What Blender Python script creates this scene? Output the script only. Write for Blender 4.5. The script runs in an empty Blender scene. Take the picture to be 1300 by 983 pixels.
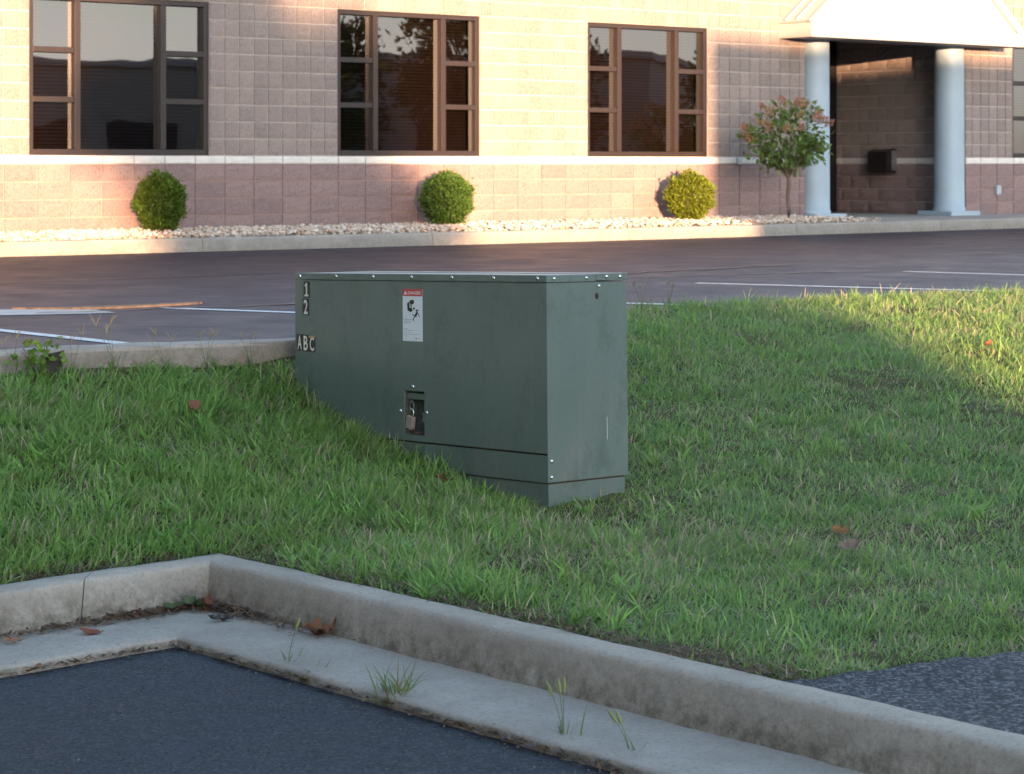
import bpy, bmesh, math, random
import numpy as np
from mathutils import Matrix, Vector, Euler

random.seed(7)
rng = np.random.default_rng(11)
R = math.radians
SC = bpy.context.scene
COL = SC.collection

# ------------------------------------------------------------------ camera
EYE = 1.64
cam = bpy.data.cameras.new("camera")
camo = bpy.data.objects.new("camera", cam)
COL.objects.link(camo)
camo.location = (0, 0, EYE)
camo.rotation_euler = (R(90), 0, 0)
cam.sensor_width = 36.0
cam.lens = 36.0 * 2800 / 1300
cam.shift_y = -(491.5 - 208) / 1300
cam.clip_start = 0.1
cam.clip_end = 2000
cam.dof.use_dof = True
cam.dof.focus_distance = 8.9
cam.dof.aperture_fstop = 9.0
SC.camera = camo

# ------------------------------------------------------------------ light
SUN_EL = 2.9
SUN_AZ = math.atan2(.194, -.981)            # clockwise from +Y
S3 = Vector((math.sin(SUN_AZ) * math.cos(R(SUN_EL)), math.cos(SUN_AZ) * math.cos(R(SUN_EL)), math.sin(R(SUN_EL))))
world = bpy.data.worlds.new("World")
SC.world = world
world.use_nodes = True
wn = world.node_tree.nodes
sky = wn.new('ShaderNodeTexSky')
sky.sky_type = 'NISHITA'
sky.sun_disc = False
sky.sun_elevation = R(SUN_EL)
sky.sun_rotation = SUN_AZ
sky.air_density = 0.8
sky.dust_density = 0.5
sky.ozone_density = 1.5
wl = world.node_tree.links.new
# thin evening cloud, all round the horizon and breaking up higher
tc = wn.new('ShaderNodeTexCoord'); mp = wn.new('ShaderNodeMapping'); mp.inputs['Scale'].default_value = (1, 1, 5)
cn = wn.new('ShaderNodeTexNoise'); cn.inputs['Scale'].default_value = 3.2; cn.inputs['Detail'].default_value = 7; cn.inputs['Roughness'].default_value = .55
wl(tc.outputs['Generated'], mp.inputs[0]); wl(mp.outputs[0], cn.inputs['Vector'])
sx = wn.new('ShaderNodeSeparateXYZ'); wl(tc.outputs['Generated'], sx.inputs[0])
hr = wn.new('ShaderNodeMapRange'); hr.inputs[1].default_value = .02; hr.inputs[2].default_value = .45; hr.inputs[3].default_value = .34; hr.inputs[4].default_value = .02
wl(sx.outputs[2], hr.inputs[0])
ad = wn.new('ShaderNodeMath'); ad.operation = 'ADD'; wl(cn.outputs['Fac'], ad.inputs[0]); wl(hr.outputs[0], ad.inputs[1])
cr = wn.new('ShaderNodeMapRange'); cr.inputs[1].default_value = .45; cr.inputs[2].default_value = .80; cr.inputs[3].default_value = 0; cr.inputs[4].default_value = .85
wl(ad.outputs[0], cr.inputs[0])
bw = wn.new('ShaderNodeRGBToBW'); wl(sky.outputs[0], bw.inputs[0])
ct = wn.new('ShaderNodeMix'); ct.data_type = 'RGBA'; ct.blend_type = 'MULTIPLY'; ct.inputs[0].default_value = 1; wl(bw.outputs[0], ct.inputs[6]); ct.inputs[7].default_value = (1.05, .98, .93, 1)
mxw = wn.new('ShaderNodeMix'); mxw.data_type = 'RGBA'; wl(cr.outputs[0], mxw.inputs[0]); wl(sky.outputs[0], mxw.inputs[6]); wl(ct.outputs[2], mxw.inputs[7])
wl(mxw.outputs[2], wn['Background'].inputs[0])
wn['Background'].inputs[1].default_value = 0.15
sl = bpy.data.lights.new("sun", 'SUN')
sl.energy = 2.0
sl.angle = R(0.5)
sl.color = (1.0, 0.60, 0.34)
so = bpy.data.objects.new("sun", sl)
COL.objects.link(so)
so.rotation_euler = (-S3).to_track_quat('-Z', 'Y').to_euler()
SC.view_settings.view_transform = 'Standard'
SC.view_settings.look = 'None'
SC.view_settings.gamma = 1.0
SC.view_settings.use_curve_mapping = False
SC.view_settings.exposure = 3.42

# ------------------------------------------------------------------ helpers
def tag(o, label=None, cat=None, group=None, kind=None):
    if label: o['label'] = label
    if cat: o['category'] = cat
    if group: o['group'] = group
    if kind: o['kind'] = kind
    return o

def empty(name, loc=(0, 0, 0), rot=(0, 0, 0), parent=None):
    o = bpy.data.objects.new(name, None)
    COL.objects.link(o)
    o.location = loc
    o.rotation_euler = rot
    o.empty_display_size = .1
    if parent: o.parent = parent
    return o

def link(name, me, parent=None, mat=None):
    if mat is not None and len(me.materials) == 0:
        me.materials.append(mat)
    o = bpy.data.objects.new(name, me)
    COL.objects.link(o)
    if parent: o.parent = parent
    return o

class MB:
    """collects simple shapes; build() links them as one mesh object"""
    def __init__(self):
        self.v = []; self.f = []; self.sm = []
    def add(self, vs, fs, smooth=False):
        n = len(self.v)
        self.v += [tuple(p) for p in vs]
        self.f += [tuple(i + n for i in f) for f in fs]
        self.sm += [smooth] * len(fs)
        return self
    def box(self, x0, x1, y0, y1, z0, z1, b=0.0):
        if b <= 0:
            vs = [(x, y, z) for z in (z0, z1) for y in (y0, y1) for x in (x0, x1)]
            return self.add(vs, [(0, 2, 3, 1), (4, 5, 7, 6), (0, 1, 5, 4), (2, 6, 7, 3), (0, 4, 6, 2), (1, 3, 7, 5)])
        bm = bmesh.new()
        bmesh.ops.create_cube(bm, size=1)
        for v in bm.verts:
            v.co = ((x0 + x1) / 2 + v.co.x * (x1 - x0), (y0 + y1) / 2 + v.co.y * (y1 - y0), (z0 + z1) / 2 + v.co.z * (z1 - z0))
        bmesh.ops.bevel(bm, geom=bm.edges[:], offset=b, segments=2, affect='EDGES', profile=.6)
        bm.verts.index_update()
        self.add([v.co[:] for v in bm.verts], [[v.index for v in f.verts] for f in bm.faces])
        bm.free()
        return self
    def tube(self, pts, radii, n=8, cap=True):
        pts = [Vector(p) for p in pts]
        if not hasattr(radii, '__len__'): radii = [radii] * len(pts)
        rings = []
        up = Vector((0, 0, 1))
        for i, p in enumerate(pts):
            t = (pts[min(i + 1, len(pts) - 1)] - pts[max(i - 1, 0)]).normalized()
            a = t.cross(up)
            if a.length < .05: a = t.cross(Vector((1, 0, 0)))
            a.normalize(); b = t.cross(a)
            rings.append([p + (a * math.cos(2 * math.pi * k / n) + b * math.sin(2 * math.pi * k / n)) * radii[i] for k in range(n)])
        vs = [q for r in rings for q in r]
        fs = []
        for i in range(len(pts) - 1):
            for k in range(n):
                k2 = (k + 1) % n
                fs.append((i * n + k, i * n + k2, (i + 1) * n + k2, (i + 1) * n + k))
        self.add(vs, fs, True)
        if cap:
            self.add(rings[0], [tuple(range(n))[::-1]])
            self.add(rings[-1], [tuple(range(n))])
        return self
    def lathe(self, prof, n=24, cx=0, cy=0):
        vs = []; fs = []
        for r, z in prof:
            for k in range(n):
                a = 2 * math.pi * k / n
                vs.append((cx + r * math.cos(a), cy + r * math.sin(a), z))
        m = len(prof)
        for i in range(m - 1):
            for k in range(n):
                k2 = (k + 1) % n
                fs.append((i * n + k, i * n + k2, (i + 1) * n + k2, (i + 1) * n + k))
        self.add(vs, fs, True)
        self.add(vs[:n], [tuple(range(n))[::-1]])
        self.add(vs[-n:], [tuple(range(n))])
        return self
    def poly_prism(self, poly, axis_map):
        """poly 2D list, axis_map(u,v,w)->xyz for w in 0,1"""
        n = len(poly)
        vs = [axis_map(u, v, 0) for u, v in poly] + [axis_map(u, v, 1) for u, v in poly]
        fs = [tuple(range(n))[::-1], tuple(range(n, 2 * n))]
        for i in range(n):
            j = (i + 1) % n
            fs.append((i, j, n + j, n + i))
        return self.add(vs, fs)
    def mesh(self, name):
        me = bpy.data.meshes.new(name)
        me.from_pydata(self.v, [], self.f)
        me.polygons.foreach_set('use_smooth', self.sm)
        bm = bmesh.new(); bm.from_mesh(me)
        bmesh.ops.recalc_face_normals(bm, faces=bm.faces[:])
        bm.to_mesh(me); bm.free()
        me.update()
        return me
    def build(self, name, mat, parent=None):
        return link(name, self.mesh(name), parent, mat)

def np_mesh(name, verts, faces_flat, sizes, cols=None, smooth=True):
    """fast mesh from numpy arrays"""
    me = bpy.data.meshes.new(name)
    me.vertices.add(len(verts))
    me.vertices.foreach_set('co', verts.astype(np.float32).ravel())
    me.loops.add(len(faces_flat))
    me.loops.foreach_set('vertex_index', faces_flat.astype(np.int32))
    me.polygons.add(len(sizes))
    starts = np.concatenate([[0], np.cumsum(sizes)[:-1]]).astype(np.int32)
    me.polygons.foreach_set('loop_start', starts)
    me.polygons.foreach_set('use_smooth', np.full(len(sizes), smooth))
    me.update(calc_edges=True)
    if cols is not None:
        at = me.color_attributes.new('tint', 'FLOAT_COLOR', 'POINT')
        c4 = np.ones((len(verts), 4), np.float32); c4[:, :3] = cols
        at.data.foreach_set('color', c4.ravel())
    me.validate()
    return me

def sines(x, y, freq, seed, n=18):
    r = np.random.default_rng(seed)
    s = np.zeros_like(x, dtype=float)
    for _ in range(n):
        a = r.uniform(0, 2 * math.pi); f = freq * r.uniform(.5, 1.6); p = r.uniform(0, 6.28)
        s += np.sin((x * math.cos(a) + y * math.sin(a)) * f * 2 * math.pi + p)
    return s / math.sqrt(n / 2)

def inside(px, py, poly):
    c = np.zeros(px.shape, bool)
    n = len(poly)
    for i in range(n):
        x0, y0 = poly[i]; x1, y1 = poly[(i + 1) % n]
        if y0 == y1: continue
        c ^= ((y0 > py) != (y1 > py)) & (px < (x1 - x0) * (py - y0) / (y1 - y0) + x0)
    return c

# ------------------------------------------------------------------ materials
class NT:
    def __init__(self, name):
        self.m = bpy.data.materials.new(name); self.m.use_nodes = True
        self.t = self.m.node_tree; self.n = self.t.nodes
        self.b = self.n['Principled BSDF']; self.out = self.n['Material Output']
    def new(self, typ, **kw):
        nd = self.n.new(typ)
        for k, v in kw.items():
            if k.startswith('i_'): nd.inputs[k[2:].replace('_', ' ')].default_value = v
            else: setattr(nd, k, v)
        return nd
    def lk(self, a, b): self.t.links.new(a, b)
    def coord(self, kind='pos'):
        if kind == 'pos': return self.new('ShaderNodeNewGeometry').outputs['Position']
        return self.new('ShaderNodeTexCoord').outputs['Object']
    def scaled(self, vec, s):
        mp = self.new('ShaderNodeMapping'); mp.inputs['Scale'].default_value = s
        self.lk(vec, mp.inputs['Vector']); return mp.outputs[0]
    def noise(self, vec, scale, detail=4, rough=.6):
        nd = self.new('ShaderNodeTexNoise'); nd.inputs['Scale'].default_value = scale
        nd.inputs['Detail'].default_value = detail; nd.inputs['Roughness'].default_value = rough
        if vec is not None: self.lk(vec, nd.inputs['Vector'])
        return nd.outputs['Fac']
    def ramp(self, fac, stops):
        nd = self.new('ShaderNodeValToRGB'); e = nd.color_ramp.elements
        e[0].position, e[0].color = stops[0][0], (*stops[0][1], 1)
        e[1].position, e[1].color = stops[-1][0], (*stops[-1][1], 1)
        for p, c in stops[1:-1]:
            x = e.new(p); x.color = (*c, 1)
        self.lk(fac, nd.inputs[0]); return nd.outputs[0]
    def mix(self, fac, a, b, mode='MIX'):
        nd = self.new('ShaderNodeMix', data_type='RGBA', blend_type=mode)
        for s, k in ((fac, 0), (a, 6), (b, 7)):
            if isinstance(s, (int, float)): nd.inputs[k].default_value = s
            elif isinstance(s, tuple): nd.inputs[k].default_value = (*s, 1)
            else: self.lk(s, nd.inputs[k])
        return nd.outputs[2]
    def math(self, op, a, b=0.0, clamp=False):
        nd = self.new('ShaderNodeMath', operation=op, use_clamp=clamp)
        for s, k in ((a, 0), (b, 1)):
            if isinstance(s, (int, float)): nd.inputs[k].default_value = s
            else: self.lk(s, nd.inputs[k])
        return nd.outputs[0]
    def bump(self, h, strength=.3, dist=.01):
        nd = self.new('ShaderNodeBump'); nd.inputs['Strength'].default_value = strength
        nd.inputs['Distance'].default_value = dist
        self.lk(h, nd.inputs['Height']); self.lk(nd.outputs[0], self.b.inputs['Normal'])
    def fin(self, col=None, rough=.7, metal=0.0, spec=.5):
        if col is not None:
            if isinstance(col, tuple): self.b.inputs['Base Color'].default_value = (*col, 1)
            else: self.lk(col, self.b.inputs['Base Color'])
        if isinstance(rough, (int, float)): self.b.inputs['Roughness'].default_value = rough
        else: self.lk(rough, self.b.inputs['Roughness'])
        self.b.inputs['Metallic'].default_value = metal
        self.b.inputs['Specular IOR Level'].default_value = spec
        return self.m

def flat_mat(name, col, rough=.6, metal=0.0, var=.15, scale=6, spec=.5, bump=0.0):
    k = NT(name); p = k.coord()
    f = k.noise(p, scale, 5)
    lo = tuple(c * (1 - var) for c in col); hi = tuple(min(1, c * (1 + var)) for c in col)
    c = k.ramp(f, [(.3, lo), (.7, hi)])
    if bump: k.bump(k.noise(p, scale * 8, 4), bump, .004)
    return k.fin(c, rough, metal, spec)

def block_mat(name, col, dark, speck):
    k = NT(name); p = k.coord()
    isl = k.new('ShaderNodeNewGeometry').outputs['Random Per Island']
    obj = k.new('ShaderNodeObjectInfo').outputs['Random']
    rnd = k.math('FRACT', k.math('ADD', isl, obj))
    c = k.ramp(rnd, [(0, dark), (.5, col), (1, tuple(min(1, x * 1.14) for x in col))])
    big = k.noise(p, 1.1, 4)
    c = k.mix(k.math('MULTIPLY', big, .55), c, k.mix(1.0, c, (.74, .72, .73), 'MULTIPLY'))
    fine = k.noise(p, 70, 4, .75)
    c = k.mix(k.ramp(fine, [(.48, (0, 0, 0)), (.66, (.75, .75, .75))]), c, speck)
    c = k.mix(k.ramp(k.noise(p, 38, 3), [(.32, (.6, .6, .6)), (.48, (0, 0, 0))]), c, tuple(x * .55 for x in dark))
    k.bump(k.noise(p, 45, 5, .7), .55, .012)
    return k.fin(c, .92, spec=.2)

M = {}
M['block'] = block_mat('split_face_block', (.28, .222, .197), (.24, .193, .174), (.40, .335, .30))
M['base_block'] = block_mat('red_split_face_block', (.265, .182, .168), (.232, .160, .152), (.36, .275, .255))
M['band'] = flat_mat('pale_band_stone', (.68, .63, .57), .85, var=.08, scale=9)
M['mortar'] = flat_mat('mortar', (.45, .395, .355), .95, var=.18, scale=3)
M['mortar_red'] = flat_mat('red_mortar', (.33, .225, .20), .95, var=.2, scale=3)
M['frame'] = flat_mat('bronze_frame', (.032, .022, .019), .42, .2, var=.12, scale=20)
M['blind'] = flat_mat('blind_slats', (.20, .15, .13), .6, var=.1)
M['interior'] = flat_mat('dark_interior', (.03, .026, .025), .9)
M['white'] = flat_mat('white_roof_metal', (.43, .40, .365), .6, var=.04, scale=2)
M['soffit'] = flat_mat('grey_soffit', (.34, .31, .32), .7, var=.08)
M['column'] = flat_mat('blue_grey_column_paint', (.33, .41, .465), .5, var=.07, scale=2.5, bump=.05)
M['door'] = flat_mat('dark_door_frame', (.012, .01, .01), .4)
M['soil'] = None

def concrete(name, col, stain, zlo=.03, zhi=.14):
    k = NT(name); p = k.coord()
    a = k.noise(p, 5, 6, .65)
    c = k.ramp(a, [(.25, tuple(x * .82 for x in col)), (.55, col), (.8, tuple(x * 1.12 for x in col))])
    c = k.mix(k.ramp(k.noise(p, 62, 4, .8), [(.50, (0, 0, 0)), (.66, (.6, .6, .6))]), c, tuple(x * .52 for x in col))
    c = k.mix(k.ramp(k.noise(p, 1.7, 4, .6), [(.42, (0, 0, 0)), (.7, (.5, .5, .5))]), c, tuple(x * y for x, y in zip(col, (.62, .60, .56))))
    vo = k.new('ShaderNodeTexVoronoi'); vo.inputs['Scale'].default_value = 85; k.lk(p, vo.inputs['Vector'])
    c = k.mix(k.ramp(vo.outputs['Distance'], [(.08, (.75, .75, .75)), (.16, (0, 0, 0))]), c, tuple(x * .35 for x in col))
    c = k.mix(k.ramp(k.noise(p, 240, 2, .7), [(.58, (0, 0, 0)), (.72, (.5, .5, .5))]), c, tuple(min(1, x * 1.5) for x in col))
    # streaky grime running down the faces
    v = k.scaled(p, (9, 9, 1.6))
    st = k.noise(v, 1.6, 6, .7)
    mask = k.ramp(st, [(.46, (0, 0, 0)), (.74, (.85, .85, .85))])
    nz = k.new('ShaderNodeSeparateXYZ'); k.lk(k.new('ShaderNodeNewGeometry').outputs['Normal'], nz.inputs[0])
    vert = k.math('SUBTRACT', 1.0, k.math('ABSOLUTE', nz.outputs[2]), True)
    sz = k.new('ShaderNodeSeparateXYZ'); k.lk(p, sz.inputs[0])
    lowm = k.ramp(sz.outputs[2], [(zlo, (1, 1, 1)), (zhi, (.22, .22, .22))])
    blot = k.ramp(k.noise(p, 16, 6, .75), [(.36, (.15, .15, .15)), (.62, (1, 1, 1))])
    m2 = k.math('MULTIPLY', k.math('MULTIPLY', k.ramp(vert, [(.35, (0, 0, 0)), (.8, (1, 1, 1))]), k.math('MAXIMUM', mask, k.math('MULTIPLY', blot, .95))), lowm)
    c = k.mix(m2, c, stain)
    k.bump(k.noise(p, 70, 6, .8), .7, .010)
    return k.fin(c, .9, spec=.2)

M['kerb'] = concrete('kerb_concrete', (.44, .395, .335), (.135, .12, .092))
M['gutter'] = concrete('gutter_concrete', (.40, .37, .325), (.15, .13, .10))
M['brown_kerb'] = concrete('earth_stained_kerb_concrete', (.43, .385, .335), (.20, .145, .10), .60, .80)
M['far_kerb'] = concrete('far_kerb_concrete', (.36, .33, .29), (.20, .175, .145), .6, 1.2)

def asphalt(name, col, scale, speck, rough, spk=.62, streak=0, spec=.5):
    k = NT(name); p = k.coord()
    a = k.noise(p, .9, 6, .65)
    c = k.ramp(a, [(.3, tuple(x * .78 for x in col)), (.7, tuple(x * 1.2 for x in col))])
    if streak:
        v = k.scaled(p, (.5, 5, 1)); b = k.noise(v, 1.4, 5, .65)
        c = k.mix(k.ramp(b, [(.42, (0, 0, 0)), (.68, (.8, .8, .8))]), c, tuple(x * 1.7 for x in col))
    if not streak:
        vg = k.new('ShaderNodeTexVoronoi'); vg.inputs['Scale'].default_value = 95; k.lk(p, vg.inputs['Vector'])
        sv = k.new('ShaderNodeSeparateColor'); k.lk(vg.outputs['Color'], sv.inputs[0])
        c = k.mix(k.ramp(sv.outputs[0], [(.55, (0, 0, 0)), (1, (.9, .9, .9))]), c, tuple(x * .62 for x in speck))
        wear = k.ramp(k.noise(p, 3.5, 4), [(.35, (.25, .25, .25)), (.65, (1, 1, 1))])
    else: wear = 1.0
    c = k.mix(k.math('MULTIPLY', k.ramp(k.noise(p, scale, 4, .8), [(spk, (0, 0, 0)), (spk + .07, (1, 1, 1))]), wear), c, speck)
    k.bump(k.noise(p, scale * .9, 5, .75), .5, .006)
    r = k.ramp(k.noise(p, 2.2, 4), [(.3, (rough - .08,) * 3), (.7, (rough + .08,) * 3)])
    return k.fin(c, r, spec=spec)

def sealed():
    k = NT('sealed_asphalt'); p = k.coord()
    base = (.031, .039, .051)
    a = k.noise(p, 1.6, 6, .7)
    c = k.ramp(a, [(.3, tuple(x * .62 for x in base)), (.5, base), (.72, tuple(x * 1.55 for x in base))])
    wv = k.new('ShaderNodeTexNoise'); wv.inputs['Scale'].default_value = 5; wv.inputs['Detail'].default_value = 6; wv.inputs['Distortion'].default_value = 2.2
    k.lk(k.scaled(p, (1.2, 3.4, 1)), wv.inputs['Vector'])
    c = k.mix(k.ramp(wv.outputs['Fac'], [(.50, (0, 0, 0)), (.72, (.75, .75, .75))]), c, (.052, .062, .080))
    c = k.mix(k.ramp(k.noise(p, 110, 3, .8), [(.60, (0, 0, 0)), (.70, (1, 1, 1))]), c, (.085, .095, .115))
    mk = k.math('MULTIPLY', k.ramp(k.noise(p, 7, 3, .6), [(.66, (0, 0, 0)), (.74, (.5, .5, .5))]), k.ramp(k.noise(p, 60, 3, .8), [(.45, (0, 0, 0)), (.6, (1, 1, 1))]))
    c = k.mix(mk, c, (.16, .035, .045))
    vg = k.new('ShaderNodeTexVoronoi'); vg.inputs['Scale'].default_value = 120; k.lk(p, vg.inputs['Vector'])
    sv = k.new('ShaderNodeSeparateColor'); k.lk(vg.outputs['Color'], sv.inputs[0])
    c = k.mix(k.ramp(sv.outputs[0], [(.62, (0, 0, 0)), (1, (.85, .85, .85))]), c, (.085, .09, .10))
    c = k.mix(k.ramp(sv.outputs[1], [(.70, (0, 0, 0)), (1, (.8, .8, .8))]), c, (.008, .010, .014))
    k.bump(k.math('ADD', k.noise(p, 95, 6, .8), k.math('MULTIPLY', sv.outputs[0], .6)), .9, .008)
    return k.fin(c, k.ramp(a, [(.3, (.65,) * 3), (.7, (.85,) * 3)]), spec=.22)
M['lot'] = asphalt('weathered_lot_asphalt', (.025, .024, .033), 60, (.070, .066, .080), .55, .66, 1, .2)
M['sealed'] = sealed()
M['path'] = asphalt('worn_path_asphalt', (.018, .022, .030), 52, (.22, .235, .26), .85, .57, 0, .25)
M['paint'] = flat_mat('road_paint', (.66, .66, .66), .7, var=.3, scale=18)
M['tar'] = flat_mat('crack_sealer', (.012, .012, .014), .45)

k = NT('lawn_soil'); p = k.coord()
c = k.ramp(k.noise(p, 7, 6), [(.3, (.045, .055, .02)), (.5, (.09, .08, .04)), (.72, (.15, .115, .07))])
k.bump(k.noise(p, 60, 5), .8, .02)
M['soil'] = k.fin(c, .95, spec=.1)

def leaf_mat(name, attr='tint', transl=.35, rough=.5):
    k = NT(name)
    at = k.new('ShaderNodeAttribute', attribute_name=attr)
    k.fin(at.outputs['Color'], rough, spec=.3)
    tr = k.new('ShaderNodeBsdfTranslucent'); k.lk(at.outputs['Color'], tr.inputs[0])
    mx = k.new('ShaderNodeMixShader'); mx.inputs[0].default_value = transl
    k.lk(k.b.outputs[0], mx.inputs[1]); k.lk(tr.outputs[0], mx.inputs[2]); k.lk(mx.outputs[0], k.out.inputs[0])
    return k.m
M['leaf'] = leaf_mat('plant_leaves')
M['grass'] = leaf_mat('grass_blades', transl=.45, rough=.5)
M['bark'] = flat_mat('bark', (.17, .12, .09), .9, var=.3, scale=40, bump=.5)
M['dirt'] = flat_mat('dry_litter', (.14, .09, .055), .95, var=.4, scale=60)

# green cabinet paint with scuffs and dusty lower part
def cabinet_paint(name, col, dusty):
    k = NT(name); p = k.coord('obj')
    a = k.noise(p, 3.2, 6, .6)
    c = k.ramp(a, [(.3, tuple(x * .9 for x in col)), (.7, tuple(x * 1.1 for x in col))])
    sc = k.noise(k.scaled(p, (3, 3, 14)), 2.6, 6, .75)
    c = k.mix(k.ramp(sc, [(.62, (0, 0, 0)), (.78, (.30, .30, .30))]), c, tuple(min(1, x * 1.9) for x in col))
    sm = k.noise(k.scaled(p, (7, 7, 3)), 1.1, 5, .7)
    sep = k.new('ShaderNodeSeparateXYZ'); k.lk(p, sep.inputs[0])
    low = k.ramp(sep.outputs[2], [(.12, (1, 1, 1)), (.62, (.05, .05, .05))])
    c = k.mix(k.math('MULTIPLY', k.ramp(sm, [(.42, (0, 0, 0)), (.72, (.75, .75, .75))]), low), c, dusty)
    stv = k.noise(k.scaled(p, (26, 26, 1.1)), 1.0, 5, .6)
    c = k.mix(k.ramp(stv, [(.52, (0, 0, 0)), (.75, (.20, .20, .20))]), c, tuple(x * 1.5 for x in col))
    smd = k.noise(k.scaled(p, (5, 5, 4)), 1.0, 7, .75)
    c = k.mix(k.ramp(smd, [(.52, (0, 0, 0)), (.64, (.48, .48, .48))]), c, tuple(x * .55 for x in col))
    c = k.mix(k.math('MULTIPLY', k.ramp(k.noise(p, 90, 3, .8), [(.60, (0, 0, 0)), (.72, (.55, .55, .55))]), low), c, dusty)
    k.bump(k.noise(p, 6, 3), .10, .03)
    r = k.ramp(sm, [(.3, (.36,) * 3), (.7, (.52,) * 3)])
    return k.fin(c, r, spec=.45)
M['green'] = cabinet_paint('green_enamel', (.110, .152, .133), (.170, .168, .145))
M['lid'] = cabinet_paint('green_lid_enamel', (.112, .152, .134), (.15, .155, .14))
M['rust'] = flat_mat('rusty_steel', (.06, .036, .026), .85, var=.35, scale=40)
M['bolt'] = flat_mat('bright_steel', (.75, .75, .74), .22, 1.0, var=.05)
M['steel'] = flat_mat('dull_steel', (.42, .42, .42), .4, .9, var=.2, scale=60)
M['brass'] = flat_mat('tarnished_padlock', (.38, .31, .27), .55, .25, var=.2, scale=60)
M['black'] = flat_mat('black_print', (.014, .014, .016), .55)
M['letter'] = flat_mat('cream_letters', (.72, .70, .60), .55, var=.06, scale=40)
M['labelw'] = flat_mat('label_white', (.70, .76, .80), .45, var=.03)
M['red'] = flat_mat('label_red', (.52, .05, .045), .5, var=.05)
M['greyprint'] = flat_mat('grey_print', (.22, .25, .27), .6)
M['tan'] = flat_mat('tan_sticker', (.42, .30, .12), .6)
M['olive'] = flat_mat('hole_rust', (.035, .018, .012), .9)
M['stake'] = flat_mat('weathered_black_plastic', (.045, .036, .034), .7, var=.4, scale=30)
M['box_black'] = flat_mat('black_box_metal', (.02, .016, .016), .35, .2)
M['grey_box'] = flat_mat('grey_electrical_metal', (.42, .46, .48), .45, .3)

def glass_mat():
    k = NT('tinted_window_glass'); p = k.coord()
    k.n.remove(k.b)
    gl = k.new('ShaderNodeBsdfGlossy'); gl.inputs['Roughness'].default_value = .012
    gl.inputs['Color'].default_value = (.84, .85, .88, 1)
    tr = k.new('ShaderNodeBsdfTransparent'); tr.inputs[0].default_value = (.21, .18, .17, 1)
    fr = k.new('ShaderNodeFresnel'); fr.inputs[0].default_value = 2.0
    bp = k.new('ShaderNodeBump'); bp.inputs['Strength'].default_value = .05; bp.inputs['Distance'].default_value = .03
    k.lk(k.noise(k.scaled(p, (1, 1, .8)), 1.6, 1), bp.inputs['Height'])
    k.lk(bp.outputs[0], gl.inputs['Normal'])
    mx = k.new('ShaderNodeMixShader')
    k.lk(fr.outputs[0], mx.inputs[0]); k.lk(tr.outputs[0], mx.inputs[1]); k.lk(gl.outputs[0], mx.inputs[2])
    k.lk(mx.outputs[0], k.out.inputs[0])
    return k.m
M['glass'] = glass_mat()

# ------------------------------------------------------------------ ground sheets
LOT = 0.69                                   # upper lot level
MBg = MB()
MBg.add([(-900, -900, -.034), (900, -900, -.034), (900, 900, -.034), (-900, 900, -.034)], [(0, 1, 2, 3)])
tag(MBg.build('ground', M['sealed']), kind='structure')

# lower kerb: inner corner with two arms
KC = np.array((-1.135, 8.213)); DL = np.array((-.735, -.678)); DR = np.array((.673, -.739))
def line_pts(a, b, step):
    n = max(2, int(np.linalg.norm(np.array(b) - np.array(a)) / step))
    return [tuple(np.array(a) + (np.array(b) - np.array(a)) * i / n) for i in range(n + 1)]
LOWER = line_pts(KC + DL * 13, KC + DL * 4, .5)[:-1] + line_pts(KC + DL * 4, KC, .07)[:-1] + \
    line_pts(KC, KC + DR * 5, .07)[:-1] + line_pts(KC + DR * 5, KC + DR * 12, .5)

def offset_line(pts, w):
    """offset to the left of travel by w, mitred"""
    P = np.array(pts, float); out = []
    for i in range(len(P)):
        t0 = P[i] - P[i - 1] if i > 0 else P[i + 1] - P[i]
        t1 = P[i + 1] - P[i] if i < len(P) - 1 else t0
        t0 = t0 / np.linalg.norm(t0); t1 = t1 / np.linalg.norm(t1)
        n0 = np.array((-t0[1], t0[0])); n1 = np.array((-t1[1], t1[0]))
        b = n0 + n1; b /= np.linalg.norm(b)
        out.append(P[i] + b * w / max(.3, b.dot(n0)))
    return np.array(out)

def sweep(pts, prof, zs=None, jitter=0.0, seed=1):
    """profile (w, z) swept along the line; w is to the left of travel"""
    zs = np.zeros(len(pts)) if zs is None else np.array(zs)
    rows = []
    for w, z in prof:
        q = offset_line(pts, w)
        zz = zs + z
        if jitter:
            dz = sines(q[:, 0] + z * 7, q[:, 1] + w * 5, 2.2, seed) * jitter * .5 + sines(q[:, 0] + z * 31, q[:, 1] + w * 17, 6, seed + 1) * jitter * .5
            zz = zz + dz
            q = q + np.stack([sines(q[:, 0], q[:, 1] + z * 40, 4, seed + 2), sines(q[:, 0] + z * 40, q[:, 1], 4, seed + 3)], 1) * jitter * .5
        rows.append(np.column_stack([q, zz]))
    V = np.concatenate(rows); n = len(pts)
    fs = []
    for r in range(len(prof) - 1):
        for i in range(n - 1):
            fs.append((r * n + i, r * n + i + 1, (r + 1) * n + i + 1, (r + 1) * n + i))
    return V.tolist(), fs

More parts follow.
